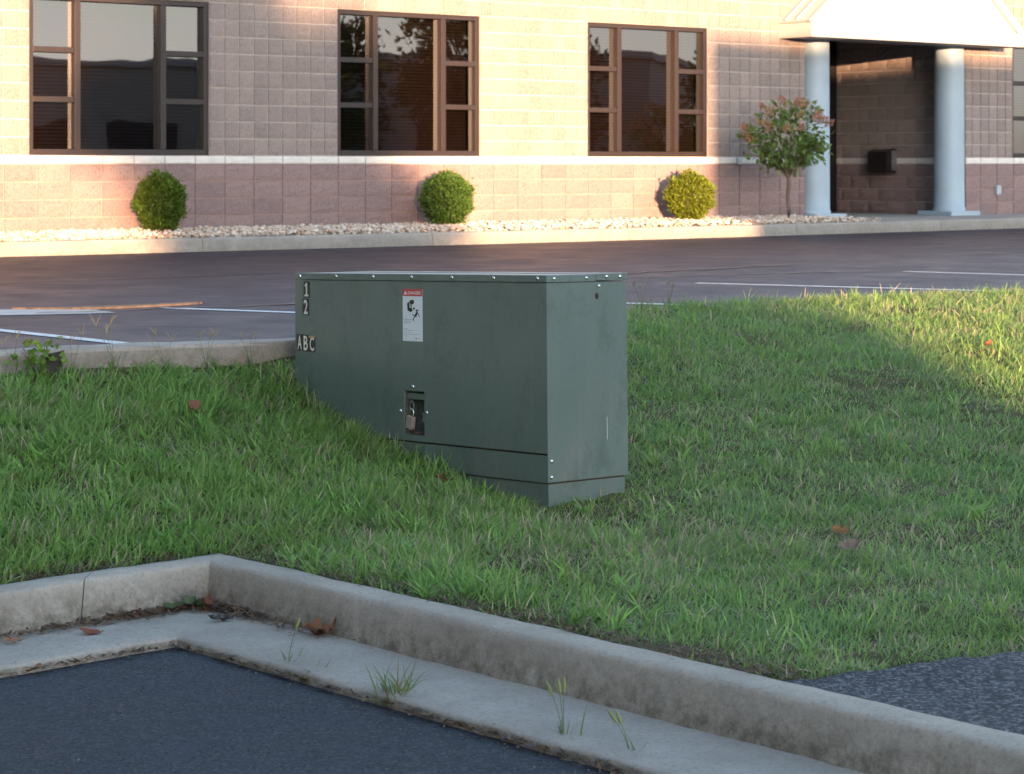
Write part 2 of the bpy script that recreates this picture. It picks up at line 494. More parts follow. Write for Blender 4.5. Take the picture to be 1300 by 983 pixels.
def split_sweep(name, mat, pts, prof, cuts, zs=None, jitter=0., gap=.004, parent=None, label=None):
    idx = [0] + cuts + [len(pts) - 1]
    root = []
    allv, _ = sweep(pts, prof, zs, jitter)
    n = len(pts); G = np.array(allv).reshape(len(prof), n, 3)
    for a, b in zip(idx[:-1], idx[1:]):
        g_ = G[:, a:b + 1].copy(); nn = b - a + 1
        if a > 0:
            d = g_[:, 1] - g_[:, 0]; g_[:, 0] += d / np.linalg.norm(d, axis=1)[:, None] * gap
        fs = [(r * nn + i, r * nn + i + 1, (r + 1) * nn + i + 1, (r + 1) * nn + i) for r in range(len(prof) - 1) for i in range(nn - 1)]
        m = MB(); m.add(g_.reshape(-1, 3).tolist(), fs, True)
        m.add(g_[:, 0].tolist(), [tuple(range(len(prof)))]); m.add(g_[:, -1].tolist(), [tuple(range(len(prof)))])
        root.append(m.build(name, mat, parent))
    return root

NL = len(LOWER)
ic = min(range(NL), key=lambda i: np.linalg.norm(np.array(LOWER[i]) - KC))
# the hairline joint in the left arm stands .53 m from the corner
ij = min(range(NL), key=lambda i: np.linalg.norm(np.array(LOWER[i]) - (KC + DL * .50)))
NSL = np.array((.678, -.735)); NSR = np.array((-.739, -.673))       # towards the street
def arm_sweep(name, mat, prof, arm, t0, t1, parent, jitter, cap0=False, cap1=False, ts=None):
    D, NS_ = (DL, NSL) if arm == 'L' else (DR, NSR)
    n = max(4, int((t1 - t0) / .05)); ts = np.linspace(t0, t1, n + 1); LA = 13.0
    rows = []
    for w, z_ in prof:
        d_ = -w
        q_ = KC + np.outer(d_ + ts * (LA - d_) / LA, D) + NS_ * d_
        dz = sines(q_[:, 0] + z_ * 3, q_[:, 1] + w * 3, 1.6, 5) * jitter * .5 + sines(q_[:, 0] + z_ * 31, q_[:, 1] + w * 17, 7, 6) * jitter * .4
        q_ = q_ + np.outer(sines(q_[:, 0] + z_ * 30, q_[:, 1], 4, 7) * jitter * .5, NS_)
        if abs(t0) < 1e-6:                                     # both arms meet on the same mitre line
            q_[0] = KC + D * d_ + NS_ * d_; dz[0] = 0
        rows.append(np.column_stack([q_, z_ + dz]))
    G = np.array(rows); nn = len(ts)
    fs = [(r_ * nn + i, r_ * nn + i + 1, (r_ + 1) * nn + i + 1, (r_ + 1) * nn + i) for r_ in range(len(prof) - 1) for i in range(nn - 1)]
    m = MB().add(G.reshape(-1, 3).tolist(), fs, True)
    if cap0: m.add(G[:, 0].tolist(), [tuple(range(len(prof)))])
    if cap1: m.add(G[:, -1].tolist(), [tuple(range(len(prof)))])
    return m.build(name, mat, parent)
kroot = tag(empty('kerb', (0, 0, 0)), kind='structure')
kprof = [(.002, -.12), (.004, .0), (.014, .05), (.026, .10), (.033, .126), (.037, .138), (.044, .146), (.055, .1505), (.075, .1525), (.12, .152), (.165, .150), (.172, .140), (.174, -.15)]
arm_sweep('kerb_stone', M['kerb'], kprof, 'L', 0, .540, kroot, .0022, False, True)
arm_sweep('kerb_stone', M['kerb'], kprof, 'L', .5445, 4.2, kroot, .0022, True, True)
arm_sweep('kerb_stone', M['kerb'], kprof, 'L', 4.205, 13, kroot, .0022, True, True)
arm_sweep('kerb_stone', M['kerb'], kprof, 'R', 0, 3.9, kroot, .0022, False, True)
arm_sweep('kerb_stone', M['kerb'], kprof, 'R', 3.905, 13, kroot, .0022, True, True)
groot = tag(empty('gutter', (0, 0, 0)), kind='structure')
gprof = [(-.408, -.12), (-.403, -.012), (-.398, -.002), (-.385, .004), (-.30, .006), (-.15, .003), (.012, .001)]
for A_ in ('L', 'R'):
    arm_sweep('gutter_slab', M['gutter'], gprof, A_, 0, 4.3, groot, .0022, False, True)
    arm_sweep('gutter_slab', M['gutter'], gprof, A_, 4.304, 13, groot, .0022, True, True)

# upper kerb
UK = [(-13.5, 2.6, .76), (-9.2, 6.2, .76), (-5.2, 8.72, .76), (-3.6, 9.68, .76), (-2.41, 10.38, .76), (-1.75, 10.79, .758), (-1.12, 11.2, .75), (-.55, 11.75, .74), (-.05, 12.6, .72), (.40, 13.35, .675), (.78, 13.85, .665), (1.28, 14.3, .66),
      (1.9, 14.85, .66), (2.6, 15.35, .66), (3.7, 15.9, .66), (6, 17.0, .66), (9, 18.8, .67), (15, 21.5, .72), (30, 28, .74)]
def smooth_line(ctrl, step):
    P = np.array(ctrl); out = []
    for i in range(len(P) - 1):
        p0 = P[max(i - 1, 0)]; p1 = P[i]; p2 = P[i + 1]; p3 = P[min(i + 2, len(P) - 1)]
        n = max(2, int(np.linalg.norm(p2 - p1) / step))
        for j in range(n):
            t = j / n
            out.append(.5 * ((2 * p1) + (-p0 + p2) * t + (2 * p0 - 5 * p1 + 4 * p2 - p3) * t * t + (-p0 + 3 * p1 - 3 * p2 + p3) * t ** 3))
    out.append(P[-1]); return np.array(out)
UL = smooth_line(UK, .15)
v, f = sweep(UL[:, :2].tolist(), [(.10, -.3), (.10, -.02), (.095, -.004), (.08, 0), (-.06, 0), (-.072, -.004), (-.08, -.02), (-.08, -.4)], UL[:, 2] , .004, 5)
uk = MB().add(v, f, False).build('back_kerb', M['brown_kerb'])
tag(uk, kind='structure')

# upper lot sheet
poly = [tuple(p) for p in UL[::2, :2]] + [(30, 28), (400, 190), (400, 700), (-400, 700), (-400, -330), (-13.5, 2.6)]
bm = bmesh.new()
vs = [bm.verts.new((x, y, LOT)) for x, y in poly[:-1]]
fc = bm.faces.new(vs)
if fc.normal.z < 0: fc.normal_flip()
bmesh.ops.triangulate(bm, faces=[fc])
me = bpy.data.meshes.new('parking_lot'); bm.to_mesh(me); bm.free()
lot = tag(link('parking_lot', me, None, M['lot']), kind='structure')

def strip(name, a, b, w, z, mat, parent, seg=1, wob=0.0):
    a = np.array(a, float); b = np.array(b, float); d = (b - a) / np.linalg.norm(b - a); n = np.array((-d[1], d[0]))
    m = MB(); vs = []
    for i in range(seg + 1):
        t = i / seg; q = a + (b - a) * t
        o = wob * (math.sin(i * 1.7) + math.sin(i * .61 + 2)) if wob else 0
        ww = w * (1 + (random.uniform(-.45, .45) if wob else 0))
        for s in (-.5, .5):
            e = q + n * (s * ww + o); vs.append((e[0], e[1], z))
    m.add(vs, [(2 * i, 2 * i + 1, 2 * i + 3, 2 * i + 2) for i in range(seg)])
    return m.build(name, mat, parent)

for a, b in (((-4.6, 14.35), (-1.98, 11.55)), ((-2.31, 14.5), (.2, 13.25)), ((.2, 15.25), (1.62, 14.58)), ((1.46, 17.5), (4.4, 16.0)), ((3.44, 19.4), (6.9, 17.0))):
    strip('painted_line', a, b, .10, LOT + .004, M['paint'], lot)
# sealed cracks and drainage seams in the lot
for a, b, w in (((-5.2, 16.6), (-1.4, 19.6), .05), ((-1.4, 19.6), (.8, 20.4), .035), ((.5, 18.6), (2.6, 20.6), .06), ((.8, 18.3), (3.4, 19.6), .05), ((2.4, 19.15), (6.5, 20.2), .035), ((-3.0, 13.95), (-1.0, 15.2), .05)):
    strip('tar_seam', a, b, w, LOT + .006, M['tar'], lot, 24, .03)

# concrete island tip with low sunlight painted orange on its edge
isl = tag(empty('concrete_island', (-3.3, 14.4, LOT)), 'low pale concrete strip with a thin edge coloured as if sunlit in the parking lot, far left', 'traffic island')
m = MB()
tip = [(-4.2, -.75), (.15, -.62), (.55, -.50), (.78, -.38), (.6, -.10), (-4.2, .05)]
m.add([(u, v_, .004) for u, v_ in tip], [tuple(range(len(tip)))])
M['slab'] = flat_mat('pale_slab_concrete', (.50, .48, .46), .85, var=.1)
m.build('slab', M['slab'], isl)
m = MB()
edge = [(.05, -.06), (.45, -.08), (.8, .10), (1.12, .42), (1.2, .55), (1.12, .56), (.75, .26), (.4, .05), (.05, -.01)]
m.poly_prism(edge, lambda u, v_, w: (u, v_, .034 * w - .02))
M['orange_edge'] = flat_mat('sun_painted_concrete', (.20, .13, .085), .9, var=.5, scale=22)
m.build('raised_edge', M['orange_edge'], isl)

# ------------------------------------------------------------------ lawn terrain
def back_edge(t, arm): return KC + (DL if arm == 'L' else DR) * t + (np.array((-.678, .735)) if arm == 'L' else np.array((.739, .673))) * .17
ctrl = []
for t in (0.2, 1, 2, 3.5, 6, 9, 13): q = back_edge(t, 'L'); ctrl.append((q[0], q[1], .125))
for t in (.2, .8, 1.5, 2.2, 3, 5, 8, 12): q = back_edge(t, 'R'); ctrl.append((q[0], q[1], .125))
q = KC + np.array((0, .24)); ctrl.append((q[0], q[1], .13))
for x, y, z in UL[::6]:
    if x < 16: ctrl.append((x + .08, y - .06, (z - (.115 if x < -.9 else .03)) if x < .2 else .715))
ctrl += [(.15, 9.42, .150), (.55, 9.72, .160), (-.45, 10.1, .27), (-1.05, 10.72, .47), (-1.35, 10.3, .47), (-2.0, 9.3, .42), (-2.4, 8.6, .33), (.8, 9.3, .13), (1.3, 8.2, .12), (.3, 8.3, .13),
         (2.2, 8.2, .135), (1.4, 10.8, .28), (1.2, 12.3, .50), (2.6, 11, .31), (3.0, 13, .55), (3.4, 9.5, .2), (5, 11, .30), (5, 14, .58), (8, 12, .32), (8, 16, .62),
         (1.58, 6.79, .12), (3, 7.3, .12), (6, 8.5, .13), (3, 5, .1), (6, 5, .1), (-.5, 8.9, .16), (10, 9, .14), (-.2, 11.6, .47), (.5, 11, .33), (1.1, 13.6, .66), (2.5, 14.4, .665), (3.6, 15.2, .69)]
ctrl = np.array(ctrl)
def tps_fit(P):
    n = len(P); d = np.linalg.norm(P[:, None, :2] - P[None, :, :2], axis=2)
    K = np.where(d > 0, d * d * np.log(d + 1e-9), 0) + np.eye(n) * .02
    Q = np.column_stack([np.ones(n), P[:, :2]])
    A = np.block([[K, Q], [Q.T, np.zeros((3, 3))]])
    return np.linalg.solve(A, np.concatenate([P[:, 2], np.zeros(3)]))
TW = tps_fit(ctrl)
def lawn_z(x, y):
    x = np.asarray(x, float); y = np.asarray(y, float); sh = x.shape
    x = x.ravel(); y = y.ravel(); z = TW[-3] + TW[-2] * x + TW[-1] * y
    for i, (cx, cy, _) in enumerate(ctrl):
        d2 = (x - cx) ** 2 + (y - cy) ** 2
        z = z + TW[i] * .5 * d2 * np.log(d2 + 1e-9)
    return z.reshape(sh)
low_in = offset_line(LOWER, .15)
lawn_poly = [tuple(p) for p in low_in] + [tuple(p) for p in offset_line(UL[:, :2].tolist(), -.045)[UL[:, 0] < 16][::-1]]
step = .08
gx, gy = np.meshgrid(np.arange(-13, 15, step), np.arange(-1, 22, step), indexing='ij')
ins = inside(gx + step / 2, gy + step / 2, lawn_poly)
z = lawn_z(gx, gy) + sines(gx, gy, .9, 3) * .008 + sines(gx, gy, 4, 4) * .004
ukd = np.full(gx.shape, 9.0); ukz = np.zeros(gx.shape)
for a_, b_, c_ in UL:
    d_ = np.hypot(gx - a_, gy - b_); w_ = d_ < ukd; ukd[w_] = d_[w_]; ukz[w_] = c_
z = np.where(ukd < .16, np.minimum(z, np.where(ukz > .70, ukz - .018, .715)), z)
ids = np.arange(gx.size).reshape(gx.shape)
q = np.stack([ids[:-1, :-1], ids[1:, :-1], ids[1:, 1:], ids[:-1, 1:]], -1)[ins[:-1, :-1]]
used, inv = np.unique(q, return_inverse=True)
V = np.column_stack([gx.ravel(), gy.ravel(), z.ravel()])[used]
lawn = link('lawn', np_mesh('lawn', V, inv.ravel(), np.full(len(q), 4)), None, M['soil'])
tag(lawn, kind='structure')

# worn asphalt path at lower right
ppts = [(.80, 6.36), (1.05, 6.50), (1.31, 6.64), (1.58, 6.76), (2.2, 7.02), (3.2, 7.4), (6, 8.5), (14, 11.5)]
pe = smooth_line([(a, b, 0) for a, b in ppts], .05)
n1 = len(pe)
vs = []
for i, p_ in enumerate(pe):
    j = .02 * math.sin(i * 1.9) + random.uniform(-.012, .012)
    vs.append((p_[0], p_[1] + j, .147))
m = MB(); bl = [back_edge(2.6, 'R') - np.array((.03, .03)), back_edge(12, 'R') - np.array((.03, .03))]
allv = vs + [(20, 4, .147), (bl[1][0], bl[1][1], .147), (bl[0][0], bl[0][1], .147)]
bm = bmesh.new(); fc = bm.faces.new([bm.verts.new(p_) for p_ in allv])
if fc.normal.z < 0: fc.normal_flip()
bmesh.ops.triangulate(bm, faces=[fc])
me = bpy.data.meshes.new('path'); bm.to_mesh(me); bm.free()
tag(link('path', me, None, M['path']), kind='structure')
path_poly = [(a[0], a[1]) for a in allv]

# ------------------------------------------------------------------ utility cabinet
CL, CW = 1.84, .48
ax = Vector((.6626, -.749, .032)).normalized()
ay0 = Vector((.749, .6626, -.018))
az = ax.cross(ay0).normalized(); ay = az.cross(ax).normalized()
rot = Matrix((ax, ay, az)).transposed()
corner = Vector((.1493, 9.5, 1.160))
org = corner - rot @ Vector((0, 0, 1.0))
cab = empty('utility_cabinet', org, rot.to_euler())
tag(cab, 'long dark green metal utility cabinet with padlock and danger label standing in the grass', 'utility cabinet')
g = M['green']
MB().box(-CL + .012, -.012, .062, CW - .012, .09, .968).box(-CL + .012, -.012, .014, .061, .09, .24).build('inner_frame', M['rust'], cab)
# front panel around the lock recess
hx0, hx1, hz0, hz1 = -.925, -.838, .268, .470
m = MB()
fy0, fy1 = -.001, .006
def fa(px, top=True):
    u = (px - 650) / 2800; return -(.1493 - 9.5 * u) / (.6626 + .749 * u)
def fb(px):
    u = (px - 650) / 2800; return (9.5 * u - .1493) / (.749 - .6626 * u)
def fz(px, py):
    a = -fa(px); Y = 9.5 + .749 * a
    zz = EYE - (py - 208) / 2800 * Y
    return 1.0 - (1.160 - .032 * a - zz)
def ez(px, py):
    b = fb(px); Y = 9.5 + .6626 * b
    return 1.0 - (1.160 - .018 * b - (EYE - (py - 208) / 2800 * Y))
hx0, hx1 = fa(512.2), fa(537.8)
hz1 = fz(525, 496); hz0 = fz(525, 552)
PZ0, PZ1 = .232, .966
m.box(-CL, hx0, fy0, fy1, PZ0, PZ1)
m.box(hx1, -.0045, fy0, fy1, PZ0, PZ1)
m.box(hx0, hx1, fy0, fy1, hz1, PZ1)
m.box(hx0, hx1, fy0, fy1, PZ0, hz0)
m.build('front_panel', g, cab)
MB().box(-CL + .002, -.0045, .002, .010, .106, .223, .001).build('front_skirt', g, cab)
MB().box(-.0042, 0, -.002, CW, .1085, .966, .001).build('end_panel', g, cab)
MB().box(-CL, -CL + .004, .0065, CW, .1085, .966).build('end_panel', g, cab)
MB().box(-CL + .004, -.0045, CW - .008, CW - .002, .1085, .966).build('rear_panel', g, cab)
MB().box(-CL + .012, -.010, .010, CW - .012, -.16, .100, .002).build('base', g, cab)
LJ = fb(756)
ml = MB(); ml.box(-CL - .004, .004, -.0055, LJ - .001, .968, 1.0, .0025); ml.build('lid', M['lid'], cab)
ml = MB(); ml.box(-CL - .004, .004, LJ + .001, CW + .004, .972, 1.003, .0025); ml.build('hinged_lid', M['lid'], cab)
# bolts
bb = MB()
bb.lathe([(.0088, 0), (.0088, .0015), (.0078, .003), (.0062, .0052), (.0035, .0068), (.001, .0073)], 12)
bolt_me = bb.mesh('bolt'); bolt_me.materials.append(M['bolt'])
def bolt(loc, face):
    o = link('bolt', bolt_me, cab); o.location = loc
    o.rotation_euler = (R(90), 0, 0) if face == 'f' else (0, R(90), 0)
for px in (382, 428, 475, 523.8, 575, 628, 683.7): bolt((fa(px), -.0055, .985), 'f')
for px, zz, off in ((702.2, .984, .004), (743.3, .984, .004), (769, .988, .004), (786, .988, .004)): bolt((off, fb(px), zz), 'e')
bolt((0, fb(760), ez(760, 363)), 'e')
bolt((0, fb(696.8) + .006, ez(697, 584.8)), 'e'); bolt((0, fb(696.6) + .006, ez(697, 605.2)), 'e')
for px, py in ((523.6, 490.6), (508, 521), (541, 523.5)): bolt((fa(px), -.001, fz(px, py)), 'f')
# rusty hole on the end
hm = MB().lathe([(.0105, 0), (.0105, .0008), (.004, .001)], 14).build('rust_hole', M['olive'], cab)
hm.location = (.0002, fb(757.3), ez(757, 376)); hm.rotation_euler = (0, R(90), 0); hm.scale = (1.35, 1, 1)
MB().box(0, .0006, fb(769) - .0009, fb(769) + .0009, ez(769, 557), ez(769, 529)).build('scratch', M['labelw'], cab)
# lock recess
rc = MB()
ry = .052
rc.box(hx0, hx1, ry, ry + .004, hz0, hz1)
rc.box(hx0 - .003, hx0, .0065, ry, hz0, hz1); rc.box(hx1, hx1 + .003, .0065, ry, hz0, hz1)
rc.box(hx0, hx1, .0065, ry, hz1, hz1 + .003); rc.box(hx0, hx1, .0065, ry, hz0 - .003, hz0)
M['recess'] = flat_mat('scuffed_recess', (.075, .085, .070), .7, var=.5, scale=45)
rec = rc.build('lock_recess', M['recess'], cab)
MB().box(hx0 + .006, hx1 - .004, .016, .022, hz1 - .040, hz1 - .012, .001).build('hood_flap', g, rec)
MB().box(hx1 - .040, hx1 - .003, .020, .026, hz0 + .060, hz0 + .105, .001).build('latch_plate', M['steel'], rec)
lp = MB(); lp.tube([(hx0 + .026 + .016 * math.cos(a), .024, hz1 - .075 + .024 * math.sin(a)) for a in np.linspace(0, 2 * math.pi, 19)], .0045, 8, False)
lp.build('hasp_ring', g, rec)
# dry leaf scraps in the recess
for k_, (dx, dz) in enumerate(((.02, .018), (.06, .012), (.035, .006))):
    MB().add([(hx0 + dx, .012, hz0 + dz), (hx0 + dx + .03, .020, hz0 + dz + .004), (hx0 + dx + .033, .03, hz0 + dz - .005), (hx0 + dx + .005, .028, hz0 + dz - .006)], [(0, 1, 2, 3)]).build('leaf_scrap', M['orange_edge'], rec)
# padlock (hangs from the hasp: a thing of its own)
pl_loc = org + rot @ Vector((hx0 + .036, .012, hz0 + .085))
pad = empty('padlock', pl_loc, (rot @ Matrix.Rotation(R(9), 3, 'Y')).to_euler())
tag(pad, 'worn brown padlock hanging in the lock recess of the green cabinet', 'padlock')
MB().box(-.0225, .0225, -.011, .011, -.058, .0, .004).build('body', M['brass'], pad)
MB().tube([(-.015, 0, -.002), (-.015, 0, .018)] + [(-.015 * math.cos(a), 0, .018 + .016 * math.sin(a)) for a in np.linspace(.3, math.pi - .3, 8)] + [(.015, 0, .018), (.015, 0, -.002)], .0042, 8).build('shackle', M['bolt'], pad)
MB().lathe([(.006, -.0625), (.006, -.058)], 12).build('key_cylinder', M['steel'], pad)

# lettering
def text_mesh(s, height, width=None, bold=.0, align='CENTER'):
    cu = bpy.data.curves.new('t', 'FONT'); cu.body = s; cu.offset = bold; cu.resolution_u = 3
    o = bpy.data.objects.new('t', cu); COL.objects.link(o)
    dg = bpy.context.evaluated_depsgraph_get()
    me = bpy.data.meshes.new_from_object(o.evaluated_get(dg))
    bpy.data.objects.remove(o); bpy.data.curves.remove(cu)
    n = len(me.vertices); co = np.empty(n * 3, np.float32); me.vertices.foreach_get('co', co); co = co.reshape(-1, 3)
    mn = co.min(0); mx = co.max(0); sz = mx - mn
    co = co - (mn + mx) / 2
    sy = height / sz[1]; sx = sy if width is None else width / sz[0]
    out = np.column_stack([co[:, 0] * sx, np.zeros(n), co[:, 1] * sy])
    me.vertices.foreach_set('co', out.astype(np.float32).ravel()); me.update()
    return me
def on_front(name, me, mat, x, zc, y, parent):
    o = link(name, me, parent, mat); o.location = (x, y, zc); return o
def plate(x0, x1, z0, z1, t, mat, name, parent, y=-.001):
    return MB().box(x0, x1, y - t, y, z0, z1).build(name, mat, parent)
for ch, (xa, xb, ya, yb) in {'1': (385.6, 393.2, 357.6, 378), '2': (384.2, 392.4, 379.2, 400.4)}.items():
    x0, x1 = fa(xa), fa(xb); z1, z0 = fz((xa + xb) / 2, ya), fz((xa + xb) / 2, yb)
    pz = plate(x0, x1, z0, z1, .0012, M['black'], 'number_plate', cab)
    if ch == '1':
        me_ = bpy.data.meshes.new('numeral'); q_ = [(-.34, -.42), (.34, -.42), (.34, -.31), (.13, -.31), (.13, .43), (-.06, .43), (-.30, .27), (-.30, .17), (-.11, .24), (-.11, -.31), (-.34, -.31)]
        me_.from_pydata([(u * (x1 - x0), 0, v_ * (z1 - z0)) for u, v_ in q_], [], [(0, 1, 2, 3, 9, 10), (3, 4, 5, 8, 9), (5, 6, 7, 8)])
    else: me_ = text_mesh(ch, (z1 - z0) * .86, (x1 - x0) * .62, .02)
    on_front('numeral', me_, M['letter'], (x0 + x1) / 2, (z0 + z1) / 2, -.0028, pz)
for ch, (xa, xb, ya, yb) in {'A': (376.6, 384.2, 424.2, 445), 'B': (384.4, 391.8, 424.8, 446.2), 'C': (392.0, 400.0, 426.4, 447)}.items():
    x0, x1 = fa(xa), fa(xb); z1, z0 = fz((xa + xb) / 2, ya), fz((xa + xb) / 2, yb)
    pz = plate(x0, x1, z0, z1, .0012, M['black'], 'letter_plate', cab)
    on_front('letter', text_mesh(ch, (z1 - z0) * .86, (x1 - x0) * .70, .02), M['letter'], (x0 + x1) / 2, (z0 + z1) / 2, -.0028, pz)
    if ch == 'C': MB().box(x0, x1 - .002, -.0032, -.0024, z1 - .010, z1).build('tape', M['tan'], pz)
# danger label
lx0, lx1 = fa(511.4), fa(536.2); lz1, lz0 = fz(524, 367.2), fz(524, 433.2)
W_, H_ = lx1 - lx0, lz1 - lz0
lab = plate(lx0, lx1, lz0, lz1, .001, M['labelw'], 'warning_label', cab)
def lbox(name, mat, u0, u1, v0, v1, lay=1, parent=lab):
    return MB().box(lx0 + u0 * W_, lx0 + u1 * W_, -.002 - .0008 * lay, -.002 - .0008 * (lay - 1), lz1 - v1 * H_, lz1 - v0 * H_).build(name, mat, parent)
lbox('red_header', M['red'], .0, 1, 0, .135)
on_front('heading', text_mesh('DANGER', H_ * .062, W_ * .66, .012), M['labelw'], lx0 + .61 * W_, lz1 - .072 * H_, -.0036, lab)
def lpoly(pts_list, mat, lay, name):
    mm = MB()
    for pts in pts_list:
        n = len(pts)
        mm.add([(lx0 + u * W_, -.002 - .0008 * lay, lz1 - v_ * H_) for u, v_ in pts], [tuple(range(n))])
    return mm.build(name, mat, lab)
lpoly([[(.06, .105), (.155, .03), (.25, .105)]], M['labelw'], 2, 'alert_triangle')
lpoly([[(.148, .055), (.166, .055), (.160, .083), (.152, .083)], [(.150, .088), (.163, .088), (.163, .097), (.150, .097)]], M['red'], 3, 'alert_mark')
# pictogram: a box of gear with its door open, a spark and a falling figure
lpoly([[(.23, .27), (.36, .24), (.36, .43), (.25, .41)], [(.36, .22), (.55, .20), (.60, .26), (.50, .30), (.42, .29), (.40, .33)], [(.36, .36), (.44, .35), (.50, .39), (.52, .41), (.44, .44), (.36, .44)], [(.40, .33), (.48, .29), (.46, .36)]], M['black'], 1, 'cabinet_pictogram')
def limb(a, b, w):
    a = np.array(a); b = np.array(b); d = b - a; n = np.array((-d[1] * 2.6, d[0] / 2.6)); n = n / np.linalg.norm(n * np.array((1, 2.6))) * w / 2
    n = np.array((n[0], n[1]))
    return [tuple(a + n), tuple(b + n), tuple(b - n), tuple(a - n)]
fig = [limb((.74, .44), (.66, .52), .10), limb((.66, .52), (.58, .50), .05), limb((.58, .50), (.50, .49), .045), limb((.66, .52), (.57, .55), .05), limb((.57, .55), (.53, .61), .045), limb((.75, .45), (.68, .40), .04), limb((.76, .45), (.82, .49), .04), limb((.82, .49), (.86, .53), .035),
       [(.75 + .05 * math.cos(a), .405 + .019 * math.sin(a)) for a in np.linspace(0, 6.28, 10)[:-1]], [(.52, .36), (.60, .35), (.64, .38), (.58, .38), (.62, .41), (.54, .39)]]
lpoly(fig, M['black'], 1, 'figure_pictogram')
mm = MB()
for v_, u0, u1, w in ((.58, .06, .52, .011), (.615, .06, .44, .011), (.65, .06, .40, .011), (.76, .06, .28, .009), (.795, .06, .55, .007), (.83, .06, .44, .007), (.865, .06, .86, .007), (.90, .06, .30, .007), (.945, .06, .2, .007), (.935, .64, .76, .02), (.94, .80, .90, .008)):
    u = u0
    while u < u1:
        w2 = min(random.uniform(.04, .12), u1 - u)
        mm.add([(lx0 + (u + a) * W_, -.0028, lz1 - (v_ + b) * H_) for a, b in ((0, 0), (w2, 0), (w2, w), (0, w))], [(0, 1, 2, 3)])
        u += w2 + .022
mm.build('small_print', M['greyprint'], lab)['kind'] = 'stuff'

# ------------------------------------------------------------------ office building
P0 = Vector((-2.873, 26.46, 0)); YAW = math.atan2(.618, .786)
bld = empty('office_building', P0, (0, 0, YAW))
tag(bld, 'long low office building of tan split face block with bronze framed windows', 'building')
def bpoint(s, e, z=0):                       # e = distance in front of the wall
    return P0 + Vector((.786 * s + .618 * e, .618 * s - .786 * e, z))
MOD = .2005
S0 = .94
BZ0, BZ1 = 1.635, 1.735
WTOP = BZ1 + 9 * MOD
WW = 11 * MOD
WINS = [(a_, a_ + WW) for a_ in (S0 - 60 * MOD, S0 - 40 * MOD, S0 - 20 * MOD, S0, S0 + 20 * MOD)]
WINS[2] = (-3.165, WINS[2][1])
OPEN0, OPEN1 = 9.08, 12.62
WR = 13.75                                   # window right of the entrance
ROOFZ = 5.35
def holes_at(z):
    h = [(OPEN0, OPEN1)] if z < 3.75 else []
    if BZ1 <= z < WTOP - .01: h += WINS + [(WR, WR + WW)]
    return sorted(h)
SL, SR = -14.0, 21.0
def spans(z):
    x = SL; out = []
    for a, b in holes_at(z):
        if a > x: out.append((x, a))
        x = b
    out.append((x, SR)); return out
MD = .013
def backing(z0, z1, mb, y0):
    for a, b in spans((z0 + z1) / 2): mb.box(a + .002, b - .002, y0, .22, z0, z1)
up = MB(); backing(BZ1, WTOP, up, MD); backing(WTOP, 3.75, up, MD); backing(3.75, ROOFZ, up, MD)
upper = up.build('upper_wall', M['mortar'], bld)
lo = MB(); backing(.5, BZ0, lo, MD)
lower = lo.build('base_wall', M['mortar_red'], bld)

def block_mesh(w, h, seed, depth=.02, amp=.006, nx=5, nz=5, g=.0075):
    r = np.random.default_rng(seed)
    w -= 2 * g; h -= 2 * g
    vs = []; fs = []
    for j in range(nz):
        for i in range(nx):
            bd = i in (0, nx - 1) or j in (0, nz - 1)
            x = i / (nx - 1) * w; z_ = j / (nz - 1) * h
            if bd:
                y = r.uniform(-.0015, .0015); x += r.uniform(-.001, .002) * (1 if i == 0 else -1 if i == nx - 1 else 0); z_ += r.uniform(-.001, .002) * (1 if j == 0 else -1 if j == nz - 1 else 0)
            else:
                y = -.003 - abs(r.normal(0, amp)); x += r.uniform(-.2, .2) * w / nx; z_ += r.uniform(-.2, .2) * h / nz
            vs.append((x + g, y, z_ + g))
    for j in range(nz - 1):
        for i in range(nx - 1):
            a = j * nx + i; fs.append((a, a + 1, a + nx + 1, a + nx))
    ring = [i for i in range(nx)] + [j * nx + nx - 1 for j in range(1, nz)] + [(nz - 1) * nx + i for i in range(nx - 2, -1, -1)] + [j * nx for j in range(nz - 2, 0, -1)]
    b0 = len(vs)
    for q_ in ring: vs.append((vs[q_][0], depth, vs[q_][2]))
    for i in range(len(ring)):
        j = (i + 1) % len(ring); fs.append((ring[i], b0 + i, b0 + j, ring[j]))
    return vs, fs
def variants(name, w, h, n, seed, mat, amp):
    out = []
    for i in range(n):
        v_, f_ = block_mesh(w, h, seed + i, amp=amp)
        me_ = MB().add(v_, f_).mesh(name); me_.materials.append(mat); out.append((v_, f_, me_))
    return out
half = variants('block', MOD, MOD, 10, 100, M['block'], .0022)
fullb = variants('base_block', 2 * MOD, MOD, 10, 200, M['base_block'], .0035)
lst = []
row = 0
zc = BZ1
while zc < ROOFZ - .02:
    i0 = int(math.floor((SL - S0) / MOD)); i1 = int(math.ceil((SR - S0) / MOD))
    for i in range(i0, i1):
        a = S0 + i * MOD; b = a + MOD
        hl = holes_at(zc + .05)
        if any(a < h1 - .02 and b > h0 + .02 for h0, h1 in hl):
            # trimmed piece beside an opening
            for h0, h1 in hl:
                if a < h0 - .04 < b and b > h0 + .02: lst.append((a, zc, h0 - a))
                if a < h1 < b - .04 and a < h1 - .02: lst.append((h1, zc, b - h1))
            continue
        lst.append((a, zc, MOD))
    zc += MOD
def seen(a, z_):
    p_ = bpoint(a + .1, 0); u = p_.x / p_.y * 2800 + 650; w_ = 208 - (z_ + .1 - EYE) / p_.y * 2800
    return -12 < u < 1312 and w_ > -12
ranked = sorted(lst, key=lambda t: (not seen(t[0], t[1]), bpoint(t[0], 0).y))
near, rest = ranked[:300], ranked[300:]
